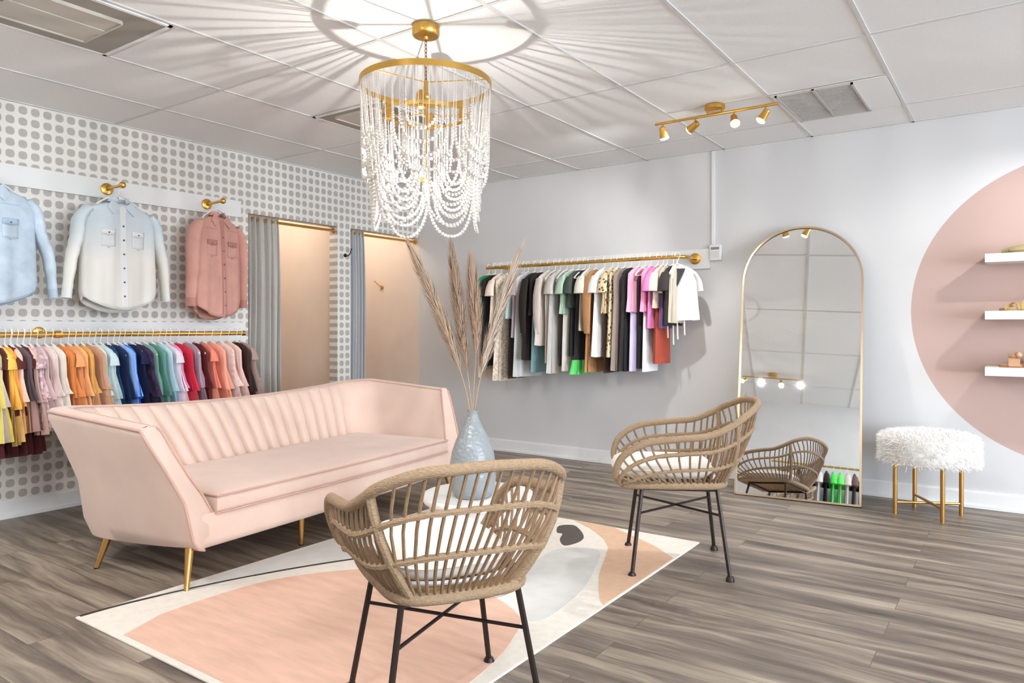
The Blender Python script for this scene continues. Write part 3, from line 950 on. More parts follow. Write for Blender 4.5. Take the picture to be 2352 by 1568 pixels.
# curtain rods and curtains
def curtain(y0, y1, label, ya, yb, rodlabel, cm, nf, seed):
    t = thing('curtain_rod', rodlabel, 'curtain rod', (-.05, (ya + yb) / 2, 1.95))
    MB().tube([(-.05, ya, 1.95), (-.05, yb, 1.95)], .011, 10).build('tube', GOLD, t, world=True)
    for y, s in ((ya, 1), (yb, -1)):
        b = MB(); flange(b, (-.05, y, 1.95), (0, s, 0), .022, .012); b.build('end_flange', GOLD2, t, world=True)
    b = MB(); rows = []; R = random.Random(seed); ph = [R.uniform(-.5, .5) for _ in range(8)]
    N = 110
    for zi in range(26):
        f = zi / 25; z = 1.975 - 1.955 * f
        row = []
        for k in range(N + 1):
            s = k / N
            sp = 1 + .10 * f
            y = y0 + (y1 - y0) * s * sp + .008 * sin(6 * f + ph[0])
            amp = .020 + .022 * f
            x = -.05 + amp * sin(2 * pi * nf * s + ph[1] + .5 * sin(3 * f + ph[2]) + 1.2 * sin(2 * pi * s)) + .008 * sin(2 * pi * nf * 2.3 * s + ph[3])
            if z > 1.93: x = -.05 + (x + .05) * .8
            row.append((x, y, z))
        rows.append(row)
    b.grid(rows)
    o = b.build('panel', cm)
    o.modifiers.new('thickness', 'SOLIDIFY').thickness = .003
    o.name = 'curtain'
    return tag(o, label, 'curtain', 'grey fitting room curtains')


CURT = mat('grey_linen_curtain', (190, 184, 176), .9, var=.06, scale=120, bump=.1)
CURT2 = mat('cool_grey_linen_curtain', (186, 186, 186), .9, var=.06, scale=120, bump=.1)
curtain(-1.905, -1.62, 'grey curtain drawn open at the fitting room nearest the rose shirt', -1.925, -1.043, 'brass curtain rod across the fitting room nearest the rose shirt', CURT, 5, 2)
curtain(-.885, -.70, 'grey curtain drawn open at the fitting room in the room corner', -.891, -.002, 'brass curtain rod across the fitting room in the room corner', CURT2, 4, 5)
# hooks
t = thing('tieback_hook', 'small brass hook on the dotted strip between the fitting rooms', 'wall hook', (0, -.955, 1.74))
b = MB(); flange(b, (0, -.955, 1.74), (1, 0, 0), .016, .006); b.build('plate', BLACKM, t, world=True)
b = MB(); b.tube(smoothpath([(.006, -.955, 1.74), (.04, -.955, 1.735), (.055, -.945, 1.76), (.05, -.925, 1.80)], 5), .005, 8); b.build('hook_arm', BLACKM, t, world=True)
t = thing('coat_hook', 'brass coat hook on the peach wall inside the corner fitting room', 'wall hook', (-.507, 0, 1.52))
b = MB(); flange(b, (-.507, -.001, 1.52), (0, -1, 0), .02, .008); b.build('plate', GOLD2, t, world=True)
b = MB(); b.tube([(-.507, -.008, 1.52), (-.52, -.05, 1.55), (-.55, -.07, 1.585)], .005, 8); b.tube([(-.507, -.008, 1.515), (-.49, -.04, 1.49), (-.47, -.05, 1.50)], .005, 8); b.build('hook_arm', GOLD2, t, world=True)

# ------------------------------------------------------------------ garments
def make_hanger_mb(hw=.142):
    b = MB()
    hk = [(0 + .021 * cos(a), 0, -.0 + .021 * sin(a)) for a in [radians(200 - 15 * k) for k in range(0, 17)]]
    hk = [(x, y, z - .003) for x, y, z in hk] + [(.004, 0, -.045), (0, 0, -.07)]
    b.tube(hk, .0022, 5)
    b.tube(smoothpath([(0, 0, -.068), (hw * .35, 0, -.085), (hw * .75, 0, -.118), (hw, 0, -.145)], 3), [.006] * 10, 6, flat=.8)
    b.tube(smoothpath([(0, 0, -.068), (-hw * .35, 0, -.085), (-hw * .75, 0, -.118), (-hw, 0, -.145)], 3), [.006] * 10, 6, flat=.8)
    b.tube([(-hw, 0, -.147), (hw, 0, -.147)], .0042, 6)
    return b


def ringrows(rows, ph=0.0, nfold=9, N=44, yoff=0.0, hem=0.0):
    """rows: (z, half width, half thickness, fold amp)"""
    out = []
    for ri, (z, a, t, f) in enumerate(rows):
        row = []
        for k in range(N):
            th = 2 * pi * k / N; c, s = cos(th), sin(th)
            fold = sin(nfold * th + ph) * .6 + sin(nfold * 1.7 * th + ph * 2.3) * .4
            x = a * (abs(c) ** .85) * (1 if c > 0 else -1) * (1 + f * .25 * fold)
            y = t * (abs(s) ** .7) * (1 if s > 0 else -1) * (1 + f * 1.1 * fold) + f * .012 * fold
            row.append((x, y + yoff, z + hem * fold * (1 if ri == len(rows) - 1 else 0)))
        out.append(row)
    return out


def garment(name, cat, label, group, loc, rz, kind, m1, m2=None, length=.5, width=.17, seed=0, hang_off=.02, sleeve=None):
    R = random.Random(seed * 13 + 5); ph = R.uniform(0, 6)
    t = thing(name, label, cat, loc, rz, group)
    d = -hang_off
    W = width; T = .016
    top = [(-.080, .045, .010, 0), (-.090, .075, .014, .1), (-.108, W * .74, .017, .15), (-.132, W * .95, .019, .2), (-.18, W * .97, T + .003, .3)]
    L = length
    if kind == 'tier':
        w0 = W * .86
        rows = top + [(-.25, W * 1.0, T, .4), (-.32, W * 1.08, T + .003, .8), (-.100 - L * .62, W * 1.2, T + .006, 1.1)]
        z1 = rows[-1][0]
        rows2 = [(z1 + .035, W * 1.02, T, .5), (z1 - .01, W * 1.1, T + .003, .9), (-.1 - L * .82, W * 1.17, T + .006, 1.2), (-.1 - L, W * 1.25, T + .008, 1.3)]
        b = MB(); b.grid(ringrows(rows, ph, 9, hem=.006), True, True, False); b.build('bodice', m1, t)
        b = MB(); b.grid(ringrows(rows2, ph + 2, 8, hem=.008), True, False, False); b.build('skirt', m2 or m1, t)
        sl = sleeve or 'flutter'
    elif kind == 'top':
        rows = top + [(-.1 - L * .45, W * .93, T, .5), (-.1 - L * .8, W * .97, T, .7), (-.1 - L, W, T + .002, .8)]
        b = MB(); b.grid(ringrows(rows, ph, 7, hem=.004), True, True, False); b.build('body', m1, t)
        sl = sleeve or 'short'
    elif kind == 'long':
        rows = top + [(-.30, W * .92, T, .4), (-.1 - L * .5, W * .95, T, .6), (-.1 - L * .8, W, T + .003, .8), (-.1 - L, W * 1.05, T + .005, .9)]
        if m2: rows[-1] = (-.1 - L * .87, W * 1.02, T + .004, .9)
        b = MB(); b.grid(ringrows(rows, ph, 8, hem=.005), True, True, False); b.build('body', m1, t)
        if m2:
            b = MB(); b.grid(ringrows([(-.1 - L * .86, W * 1.1, T + .006, .9), (-.1 - L * .94, W * 1.25, T + .008, 1.0), (-.1 - L, W * 1.35, T + .01, 1.1)], ph, 8), True, True, False); b.build('hem', m2, t)
        sl = sleeve or 'none'
    elif kind == 'set':     # a top over trousers or a skirt on one hanger
        Lt = length * .42
        rows = top + [(-.1 - Lt * .7, W * .95, T + .003, .5), (-.1 - Lt, W, T + .005, .7)]
        b = MB(); b.grid(ringrows(rows, ph, 7, hem=.004), True, True, False); b.build('top', m1, t)
        rows = [(-.14, W * .55, T * .6, .2), (-.1 - Lt * .9, W * .72, T * .8, .5), (-.1 - L * .8, W * .78, T * .8, .7), (-.1 - L, W * .82, T * .8, .7)]
        b = MB(); b.grid(ringrows(rows, ph + 1, 6), True, True, False); b.build('bottom', m2 or m1, t)
        sl = sleeve or 'short'
    elif kind == 'pants':
        for s in (-1, 1):
            rows = [(-.15, W * .42, T, .2), (-.25, W * .45, T, .4), (-.1 - L * .6, W * .42, T, .4), (-.1 - L, W * .46, T, .5)]
            b = MB(); b.grid([[(x + s * W * .42, y, z) for x, y, z in rw] for rw in ringrows(rows, ph + s, 5, N=28)], True, True, True); b.build('trouser_leg', m1, t)
        b = MB(); b.grid(ringrows([(-.147, W * .85, T + .004, 0), (-.18, W * .86, T + .005, 0)], ph, 5), True, True, True); b.build('waistband', m2 or m1, t)
        sl = 'none'
    if sl in ('short', 'long', 'flutter'):
        for s in (-1, 1):
            if sl == 'short':
                pth = [(s * W * .9, 0, -.140), (s * (W + .018), 0, -.20), (s * (W + .028), 0, -.27)]; rr = [.030, .040, .046]
            elif sl == 'flutter':
                pth = [(s * W * .86, 0, -.128), (s * (W + .002), 0, -.16), (s * (W + .008), 0, -.20)]; rr = [.016, .024, .030]
            else:
                pth = [(s * W * .9, 0, -.140), (s * (W + .02), 0, -.28), (s * (W + .02), .004, -.45), (s * (W + .008), .004, -.58)]; rr = [.032, .038, .034, .026]
            b = MB(); b.tube(smoothpath(pth, 4), [rr[min(int(i / 4), len(rr) - 1)] * (1 - (i / 4) % 1) + rr[min(int(i / 4) + 1, len(rr) - 1)] * ((i / 4) % 1) for i in range((len(pth) - 1) * 4 + 1)], 12, flat=.45)
            b.build('sleeve', m1, t)
    return t


_proto = make_hanger_mb()
hang_n = [0]


def hanger(loc, rz, label, group, proto=[None]):
    if proto[0] is None:
        o = make_hanger_mb().build('clothes_hanger', HANGM); proto[0] = o
    else:
        o = proto[0].copy(); COL.objects.link(o)
    o.location = loc; o.rotation_euler = (0, 0, rz)
    return tag(o, label, 'hanger', group)


def fab(c, rough=.85):
    return mat('fabric_%d_%d_%d' % tuple(c), c, rough, var=.10, scale=14, stretch=(3, 3, .6))


floralp = print_mat('floral_pink', (236, 186, 172), (240, 216, 204), 45, .42, kind='noise')
floralm = print_mat('floral_mauve', (186, 150, 152), (226, 200, 196), 40, .5, kind='noise')
leop = print_mat('leopard_print', (96, 74, 52), (222, 200, 160), 34, .34)
beigefl = print_mat('beige_floral', (206, 184, 160), (234, 220, 200), 50, .48, kind='noise')
pinst = print_mat('pinstripe', (34, 24, 20), (74, 58, 50), 60, .8, kind='wave', stretch=(0, 1, 0))
plumm = print_mat('dark_plum_print', (30, 24, 40), (66, 40, 84), 25, .5, kind='noise')
blk = fab((30, 26, 26))

# px -> world y of the near edge at x = .45 along the left rail (measured once, stored as positions)
YT = [-3.733, -3.632, -3.526, -3.416, -3.30, -3.179, -3.052, -2.918, -2.778, -2.63, -2.474, -2.309, -2.135]


def ly(px):
    f = px / 50; i = min(int(f), 11); return YT[i] + (YT[i + 1] - YT[i]) * (f - i)


LD = [
    (2, (222, 208, 216), None, .50, 'pale lilac tiered dress at the far end of the brass rail beside the yellow ones'),
    (13, (232, 214, 110), None, .50, 'lemon yellow tiered dress beside the pale lilac one'),
    (30, (244, 196, 86), (244, 206, 110), .52, 'golden yellow tiered dress beside the lemon one'),
    (47, (238, 166, 66), (238, 196, 120), .52, 'amber orange dress with paler yellow skirt next to the golden dress'),
    (62, (240, 200, 176), (232, 176, 120), .50, 'light peach dress beside the amber orange one'),
    (75, (96, 78, 84), (176, 140, 132), .46, 'taupe dress with dark navy yoke between peach and pink dresses'),
    (90, (234, 198, 182), None, .48, 'soft peach pink ruffled dress beside the taupe one'),
    (105, 'floralm', None, .48, 'mauve floral print dress between two pale pink dresses'),
    (121, (216, 184, 182), None, .46, 'dusty pink tiered dress beside the mauve floral print'),
    (140, (238, 214, 208), None, .46, 'pale rose tiered dress, wide hem, before the cream one'),
    (156, (240, 230, 216), None, .44, 'cream white dress right beside the caramel orange dresses'),
    (176, (214, 130, 66), (212, 138, 82), .47, 'caramel orange dress, broadest of the orange group'),
    (193, (234, 158, 100), None, .46, 'soft orange dress beside the caramel one'),
    (209, (240, 180, 120), None, .46, 'apricot ruffled dress between the orange and golden tan dresses'),
    (225, (222, 164, 84), (214, 156, 110), .44, 'golden tan dress with ruffled tiers'),
    (240, (196, 150, 118), (216, 168, 132), .44, 'dusty brown pink dress beside the pale mint one'),
    (255, (228, 228, 216), None, .48, 'off white dress beside the pale mint one'),
    (268, (204, 222, 222), None, .50, 'pale mint blue dress next to the navy group'),
    (284, (22, 62, 104), None, .52, 'deep teal navy dress starting the blue group'),
    (298, (20, 40, 78), (20, 60, 92), .52, 'dark navy dress beside the light blue edged one'),
    (310, (150, 186, 240), (130, 166, 232), .50, 'light cornflower blue dress between navy and bright blue'),
    (322, (34, 110, 214), (40, 80, 206), .52, 'bright cobalt blue tiered dress'),
    (337, (18, 22, 60), None, .50, 'midnight blue dress beside the cobalt one'),
    (352, 'plum', (40, 26, 52), .50, 'dark plum patterned dress next to the sage green ones'),
    (368, (128, 168, 152), (112, 146, 132), .50, 'sage green ruffled dress beside the plum one'),
    (386, (96, 148, 134), (104, 158, 142), .50, 'teal green tiered dress, fullest of the green ones'),
    (402, (190, 220, 226), (160, 196, 216), .50, 'ice blue dress beside the teal green one'),
    (416, (226, 214, 226), None, .48, 'pale lavender dress between ice blue and pink'),
    (428, (230, 150, 184), (236, 190, 200), .48, 'candy pink dress beside the crimson one'),
    (446, (206, 34, 62), (226, 70, 90), .50, 'crimson red dress among the pink ones'),
    (468, (176, 146, 158), (150, 122, 134), .48, 'dusty mauve dress with dark ruffle edge beside the crimson one'),
    (486, (96, 18, 22), None, .50, 'dark maroon dress between mauve and coral'),
    (504, (240, 140, 118), (238, 160, 134), .50, 'coral pink dress beside the maroon one'),
    (522, (246, 170, 144), (240, 160, 128), .50, 'light coral dress between coral and floral pink'),
    (542, 'floralp', None, .48, 'pink floral print dress near the end of the brass rail'),
    (560, (240, 202, 188), None, .48, 'blush dress between the floral print and the dark brown one'),
    (578, (54, 30, 24), None, .52, 'dark brown dress second from the curtain end of the rail'),
    (592, (168, 142, 132), None, .46, 'taupe grey dress hanging last beside the curtain'),
]
MN = {'floralm': floralm, 'plum': plumm, 'floralp': floralp}
gl = 'tiered dresses on the brass rail'
for i, (px, c, c2, Ln, lab) in enumerate(LD):
    y = ly(px) - .012
    y = min(y, -2.185)
    m1 = MN[c] if isinstance(c, str) else fab(c); m2 = fab(c2) if c2 else m1
    R = random.Random(i)
    rz = radians(R.uniform(-6, 6))
    garment('hanging_dress', 'dress', lab, gl, (.278, y, 1.085), rz, 'tier', m1, m2, length=Ln - .03 + R.uniform(-.03, .02), width=.158 + R.uniform(-.016, .01), seed=i, sleeve=('flutter' if i % 5 == 2 else 'none'))
    hanger((.278, y, 1.085), rz, 'white hanger in the crowded row on the brass rail of tiered dresses', 'white hangers on the dress rail')
for k, px in enumerate((8, 38, 68, 98)):
    y = ly(px) - .03
    garment('hanging_dress', 'dress', ('dark maroon dress peeking out below the lemon yellow one', 'dark burgundy hem peeking out below the golden yellow dress', 'dark wine dress peeking out below the amber and peach dresses', 'darkest burgundy dress showing below the peach pink dress beside the sofa arm')[k], gl, (.278, y, 1.085), 0, 'tier', fab((86, 30, 24)), fab((74, 20, 20)), length=.565, width=.14, seed=60 + k)
    hanger((.278, y, 1.085), 0, 'white hanger in the crowded row on the brass rail of tiered dresses', 'white hangers on the dress rail')

# back rack: near edge (y = -.42) positions
XT = [.97, 1.156, 1.337, 1.512, 1.68, 1.844, 2.002, 2.155, 2.304, 2.448, 2.587, 2.723, 2.854, 2.982]


def bx(px):
    f = (px - 1080) / 40; i = max(0, min(int(f), 12)); return XT[i] + (XT[i + 1] - XT[i]) * (f - i)


F = fab
BD = [  # px, kind, m1, m2, length, sleeve, label, name, cat
    (1094, 'set', F((30, 140, 84)), F((232, 208, 190)), .86, 'short', 'kelly green tee over blush trousers at the fitting room end of the rail', 'hanging_outfit', 'outfit'),
    (1108, 'long', blk, None, .76, 'short', 'black shirt between the green tee and the cream blouse', 'hanging_shirt', 'shirt'),
    (1122, 'top', F((242, 222, 202)), None, .40, 'short', 'cream peach blouse beside the black shirt', 'hanging_blouse', 'blouse'),
    (1140, 'long', beigefl, None, .88, 'none', 'beige floral print dress partly behind the pale pampas', 'hanging_dress', 'dress'),
    (1160, 'set', F((196, 216, 212)), F((70, 62, 54)), .86, 'short', 'pale aqua top over dark olive trousers', 'hanging_outfit', 'outfit'),
    (1175, 'top', F((170, 148, 152)), None, .52, 'short', 'mauve grey blouse beside the pale aqua top', 'hanging_blouse', 'blouse'),
    (1184, 'long', F((206, 204, 200)), None, .84, 'none', 'light grey long dress beside the espresso one', 'hanging_dress', 'dress'),
    (1200, 'long', pinst, None, .70, 'long', 'espresso pinstripe dress, widest dark garment of the rail', 'hanging_dress', 'dress'),
    (1216, 'set', F((34, 26, 24)), F((130, 164, 168)), .80, 'none', 'black top over pale teal pleated skirt', 'hanging_outfit', 'outfit'),
    (1232, 'long', F((214, 200, 190)), None, .58, 'long', 'pinkish beige long sleeved blouse beside the pleated skirt', 'hanging_blouse', 'blouse'),
    (1247, 'pants', F((226, 216, 204)), None, .72, 'none', 'cream trousers behind the pinkish beige blouse', 'hanging_trousers', 'trousers'),
    (1259, 'long', F((196, 190, 182)), None, .80, 'short', 'grey beige long shirt beside the cream trousers', 'hanging_shirt', 'shirt'),
    (1274, 'pants', F((60, 54, 50)), None, .74, 'none', 'dark grey trousers beside the grey beige shirt', 'hanging_trousers', 'trousers'),
    (1288, 'set', F((178, 204, 180)), F((222, 214, 204)), .78, 'short', 'pale green top over off white trousers', 'hanging_outfit', 'outfit'),
    (1302, 'set', F((66, 76, 66)), F((40, 34, 34)), .66, 'short', 'dark olive tee over black trousers', 'hanging_outfit', 'outfit'),
    (1316, 'long', F((44, 40, 40)), F((96, 206, 104)), .80, 'none', 'dark slip dress with a bright green hem below the olive tee outfit', 'hanging_dress', 'dress'),
    (1326, 'top', F((218, 216, 198)), None, .46, 'short', 'sage cream tee beside the camel dress', 'hanging_shirt', 'shirt'),
    (1342, 'long', F((176, 128, 84)), None, .78, 'long', 'camel brown long dress in the middle of the rail', 'hanging_dress', 'dress'),
    (1362, 'long', F((238, 234, 228)), None, .66, 'short', 'white long dress between camel and leopard print', 'hanging_dress', 'dress'),
    (1380, 'set', leop, F((70, 48, 38)), .78, 'short', 'leopard print blouse over dark brown skirt', 'hanging_outfit', 'outfit'),
    (1393, 'long', leop, None, .66, 'none', 'leopard print slip dress beside the taupe dress', 'hanging_dress', 'dress'),
    (1409, 'long', F((146, 130, 120)), None, .76, 'none', 'taupe grey long dress beside the leopard print', 'hanging_dress', 'dress'),
    (1424, 'long', blk, None, .76, 'none', 'black long dress between the taupe and pink ones', 'hanging_dress', 'dress'),
    (1442, 'set', F((240, 168, 190)), F((198, 184, 214)), .76, 'none', 'pink cami over lavender trousers', 'hanging_outfit', 'outfit'),
    (1457, 'pants', F((36, 30, 34)), None, .74, 'none', 'black trousers between the two pink tops', 'hanging_trousers', 'trousers'),
    (1470, 'set', F((244, 150, 184)), F((240, 236, 236)), .76, 'none', 'pink patterned cami over white trousers', 'hanging_outfit', 'outfit'),
    (1486, 'top', F((206, 120, 170)), F((206, 120, 170)), .44, 'short', 'magenta pink blouse beside the white trousers', 'hanging_blouse', 'blouse'),
    (1498, 'set', F((214, 190, 166)), F((170, 72, 50)), .70, 'short', 'beige top over rust trousers', 'hanging_outfit', 'outfit'),
    (1508, 'set', F((190, 168, 150)), F((112, 80, 126)), .44, 'none', 'tan top over purple shorts', 'hanging_outfit', 'outfit'),
    (1522, 'top', F((40, 34, 30)), None, .42, 'short', 'black blouse second from the thermostat end', 'hanging_blouse', 'blouse'),
    (1530, 'top', F((204, 192, 172)), None, .40, 'none', 'cream fringed top between the black blouse and white camisole', 'hanging_blouse', 'blouse'),
]
for i, (px, kd, m1, m2, Ln, sl, lab, nm, ct) in enumerate(BD):
    x = bx(px) + .01
    R = random.Random(200 + i); rz = pi / 2 + radians(R.uniform(-7, 5))
    garment(nm, ct, lab, 'clothes on the rail of the white wall', (x, -.25, 1.644), rz, kd, m1, m2, length=Ln, width=(.155 if px not in (1316, 1530, 1274, 1457) else (.115 if px != 1316 else .11)), seed=100 + i, sleeve=sl)
    hanger((x, -.25, 1.644), rz, 'white hanger on the brass rail along the white wall', 'white hangers on the white wall rail')

# white camisole turned towards the room, with fringe
t = garment('hanging_camisole', 'camisole', 'white v-neck camisole turned to the room at the thermostat end of the rail', None, (2.775, -.262, 1.644), radians(24), 'top', F((228, 226, 222)), None, length=.38, width=.14, seed=300, sleeve='short')
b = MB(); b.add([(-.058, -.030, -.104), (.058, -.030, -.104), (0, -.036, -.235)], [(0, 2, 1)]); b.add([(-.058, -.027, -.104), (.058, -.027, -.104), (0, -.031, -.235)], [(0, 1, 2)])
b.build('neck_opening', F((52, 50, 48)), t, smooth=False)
b = MB()
for k, (x, l) in enumerate(((-.07, .12), (-.03, .17), (.0, .13), (.05, .1))): b.tube([(x, 0, -.47), (x + .004, 0, -.49 - l)], .006, 6)
b.build('tassel', F((232, 224, 208)), t)
hanger((2.775, -.262, 1.644), radians(24), 'white hanger turned to the room, holding the white camisole', None)

# rail on the rear wall, seen in the mirror
t = thing('brass_clothes_rail', 'clothes rail on the opposite wall, seen reflected in the arched mirror', 'rail', (4.1, YR, 1.5))
MB().tube([(3.3, YR + .28, 1.5), (4.9, YR + .28, 1.5)], .014, 10).build('tube', GOLD, t, world=True)
for x in (3.4, 4.8):
    b = MB(); b.tube([(x, YR, 1.5), (x, YR + .28, 1.5)], .01, 8); b.build('bracket', GOLD, t, world=True)
RC = [((60, 54, 52), 'dark grey'), ((232, 226, 220), 'white'), ((30, 26, 28), 'black'), ((236, 230, 226), 'off white'), ((28, 24, 24), 'second black'), ((84, 214, 84), 'vivid green'), ((110, 226, 104), 'light green'), ((226, 214, 208), 'blush white'), ((92, 70, 62), 'brown'), ((48, 40, 40), 'charcoal'), ((200, 186, 176), 'beige'), ((84, 60, 56), 'reddish brown')]
for k, (c, nm) in enumerate(RC):
    x = 3.66 + k * .085
    garment('hanging_shirt', 'shirt', '%s shirt on the opposite wall rail, seen in the mirror' % nm, 'clothes reflected in the mirror', (x, YR + .28, 1.514), pi / 2, 'long', F(c), None, length=.72, width=.15, seed=400 + k, sleeve='short')
    hanger((x, YR + .28, 1.514), pi / 2, 'white hanger on the opposite wall rail, seen in the mirror', 'white hangers on the opposite wall rail')

# ------------------------------------------------------------------ the three large shirts
def big_shirt(y, xoff, label, m_main, m_trim, m_btn, rz, W=.215, L=.62, sleeve_drop=.55, seed=1, pockets=True, spread=.075):
    """local: X across, -Y to the room"""
    R = random.Random(seed); p1, p2 = R.uniform(0, 6), R.uniform(0, 6)
    t = thing('button_shirt', label, 'shirt', (xoff, y, 1.985), rz)
    N = 72

    def prm(f):
        # f 0..1 from neck to hem -> z, half width, half thickness
        keys = [(0, -.095, .060, .022), (.03, -.105, .10, .032), (.08, -.13, W * .72, .038), (.14, -.165, W * .96, .040), (.25, -.25, W * .99, .045), (.55, -.45, W * 1.02, .05), (.85, -.1 - L * .86, W * 1.05, .052), (1, -.1 - L, W * 1.0, .05)]
        for (a, b_) in zip(keys, keys[1:]):
            if f <= b_[0]:
                u = (f - a[0]) / (b_[0] - a[0]); return [a[i] + (b_[i] - a[i]) * u for i in (1, 2, 3)]
        return list(keys[-1][1:])

    def pt(f, th):
        z, a, tk = prm(f); c, s = cos(th), sin(th)
        x = a * (abs(c) ** .8) * (1 if c > 0 else -1)
        fold = f * (sin(9 * x / W + p1 + 1.5 * f) * .5 + sin(17 * x / W + p2) * .3 + .5 * sin(5 * x / W - 2 * f))
        y_ = tk * (abs(s) ** .65) * (1 if s > 0 else -1) + .017 * fold * abs(s)
        if f > .8: z += .075 * ((f - .8) / .2) * (abs(x) / W) ** 2 * 1.0
        if s > 0 and f > .8: z -= .02 * ((f - .8) / .2)
        return (x, y_, z)
    rows = [[pt(i / 26, 2 * pi * k / N) for k in range(N)] for i in range(27)]
    b = MB(); b.grid(rows, True, False, False)
    o = b.build('body', m_main, t); sm = o.modifiers.new('thickness', 'SOLIDIFY'); sm.thickness = .003

    def front(x, z):
        # find f by z then theta by x on the room side
        best = None
        for i in range(60):
            f = i / 59; zz, a, tk = prm(f)
            if best is None or abs(zz - z) < best[0]: best = (abs(zz - z), f, a)
        f, a = best[1], best[2]
        c = max(-1, min(1, (abs(x) / a))) ** (1 / .8); th = -math.acos(c) if x >= 0 else -(pi - math.acos(c))
        return Vector((x, pt(f, th)[1], z))
    # placket
    b = MB(); rw = []
    zs_ = [-.13 - (L - .045) * k / 24 for k in range(25)]
    for z in zs_:
        rw.append([front(-.018, z) + Vector((0, -.002, 0)), front(-.016, z) + Vector((0, -.006, 0)), front(.016, z) + Vector((0, -.006, 0)), front(.018, z) + Vector((0, -.002, 0))])
    b.grid([[tuple(p) for p in r_] for r_ in rw]); b.build('placket', m_trim, t)
    for k in range(6):
        z = -.24 - (L - .22) * k / 5; p = front(0, z)
        b = MB(); b.tube([p + Vector((0, -.0055, 0)), p + Vector((0, -.0095, 0))], .0058, 10); b.build('button', m_btn, t)
    # dark opening at the neck
    b = MB(); b.add([tuple(front(-.03, -.115) + Vector((0, -.007, 0))), tuple(front(.03, -.115) + Vector((0, -.007, 0))), tuple(front(0, -.215) + Vector((0, -.008, 0)))], [(0, 2, 1)])
    b.build('neck_opening', m_trim, t, smooth=False)
    # collar: stand and two points
    b = MB(); rws = []
    for k in range(25):
        a = pi * (-.38 + 1.76 * k / 24); x = .062 * cos(a); y_ = .036 * sin(a) - .002
        rws.append([(x, y_, -.098), (x * .92, y_ * .9, -.068), (x * 1.0, y_ * 1.0 + .0, -.060), (x * 1.22, y_ * 1.25, -.090)])
    b.grid(rws); cl = b.build('collar', m_main, t)
    cl.modifiers.new('thickness', 'SOLIDIFY').thickness = .002
    for s in (-1, 1):
        b = MB()
        P = [(s * .012, -.038, -.118), (s * .066, -.035, -.078), (s * .098, -.040, -.128), (s * .066, -.052, -.172)]
        Q = [(x, y_ - .004, z) for x, y_, z in P]
        f_ = [(0, 1, 2, 3), (7, 6, 5, 4), (0, 4, 5, 1), (1, 5, 6, 2), (2, 6, 7, 3), (3, 7, 4, 0)]
        b.add(P + Q, f_); b.build('collar_point', m_main, cl, smooth=False)
    if pockets:
        for s in (-1, 1):
            xs = [s * (.055 + .085 * i / 6) for i in range(7)]
            b = MB(); rws = []
            for j in range(7):
                z = -.275 - .10 * j / 6
                rws.append([tuple(front(x, z - (.012 if (j == 6 and i == 3) else 0)) + Vector((0, -.004, 0))) for i, x in enumerate(xs)])
            b.grid(rws); o = b.build('chest_pocket', m_main, t); o.modifiers.new('thickness', 'SOLIDIFY').thickness = .003
            b = MB(); rws = []
            for j in range(3):
                rws.append([tuple(front(x, -.265 - .033 * j / 2 - (.008 * (1 - abs(i - 3) / 3) if j == 2 else 0)) + Vector((0, -.009, 0))) for i, x in enumerate(xs)])
            b.grid(rws); fl = b.build('flap', m_trim, o); fl.modifiers.new('thickness', 'SOLIDIFY').thickness = .003
            p = front(s * .0975, -.288); b = MB(); b.tube([p + Vector((0, -.011, 0)), p + Vector((0, -.014, 0))], .005, 8); b.build('button', m_btn, o)
    for s in (-1, 1):
        pth = [(s * W * .84, 0, -.150), (s * (W + .012), .0, -.22), (s * (W + .03), -.005, -.33), (s * (W + spread * .75), -.008, -.46), (s * (W + spread), -.004, -.1 - sleeve_drop)]
        pp = smoothpath(pth, 6); rr = [.052, .062, .060, .054, .040]; n_ = len(pp)
        rad = [rr[min(int(i / 6), 4)] * (1 - (i / 6) % 1) + rr[min(int(i / 6) + 1, 4)] * ((i / 6) % 1) + .003 * sin(i * 1.9 + p1) for i in range(n_)]
        b = MB(); b.tube(pp, rad, 18, flat=.5, cap=True); sl = b.build('sleeve', m_main, t)
        e_ = pp[-1]; d_ = (pp[-1] - pp[-2]).normalized()
        b = MB(); b.tube([e_ - d_ * .008, e_ + d_ * .004, e_ + d_ * .05], [.040, .043, .043], 18, flat=.5); b.build('cuff', m_trim, sl)
    # seam of the yoke
    b = MB(); b.tube([front(x, -.185) + Vector((0, -.002, 0)) for x in [-.15 + .012 * k for k in range(10)]], .0022, 5); b.tube([front(x, -.185) + Vector((0, -.002, 0)) for x in [.042 + .012 * k for k in range(10)]], .0022, 5)
    b.build('yoke_seam', m_trim, t)
    # thick rolled hem
    hm = [rows[-1][k] for k in range(N)]
    b = MB(); b.tube(hm, .0035, 5, closed=True); b.build('hem', m_trim, t)
    return t


NAVYB = mat('dark_button', (70, 72, 78), .4)
RZ = radians(90)      # fronts face the room (+X)
big_shirt(-2.985, .175, 'pale dip-dyed denim shirt fading from grey blue to cream, middle of the three', ombre_mat('dip_dye', (202, 212, 216), (234, 229, 219), -.46, -.24), mat('pale_trim', (226, 226, 222), .85), NAVYB, RZ + radians(6), W=.235, L=.66, seed=3, spread=.085)
big_shirt(-2.30, .175, 'dusty rose button shirt hanging nearest the fitting room curtain', mat('rose_cotton', (206, 154, 140), .85, var=.08, scale=9), mat('rose_trim', (184, 130, 118), .85), mat('rose_button', (150, 96, 86), .5), RZ + radians(14), W=.20, L=.70, seed=5, spread=.045, sleeve_drop=.58)
big_shirt(-3.70, .175, 'light blue denim shirt partly out of the picture above the dress rail', mat('light_denim', (198, 212, 224), .85, var=.14, scale=12), mat('denim_trim', (178, 196, 212), .85), NAVYB, RZ + radians(4), W=.24, L=.64, seed=8, spread=.10)
b = None
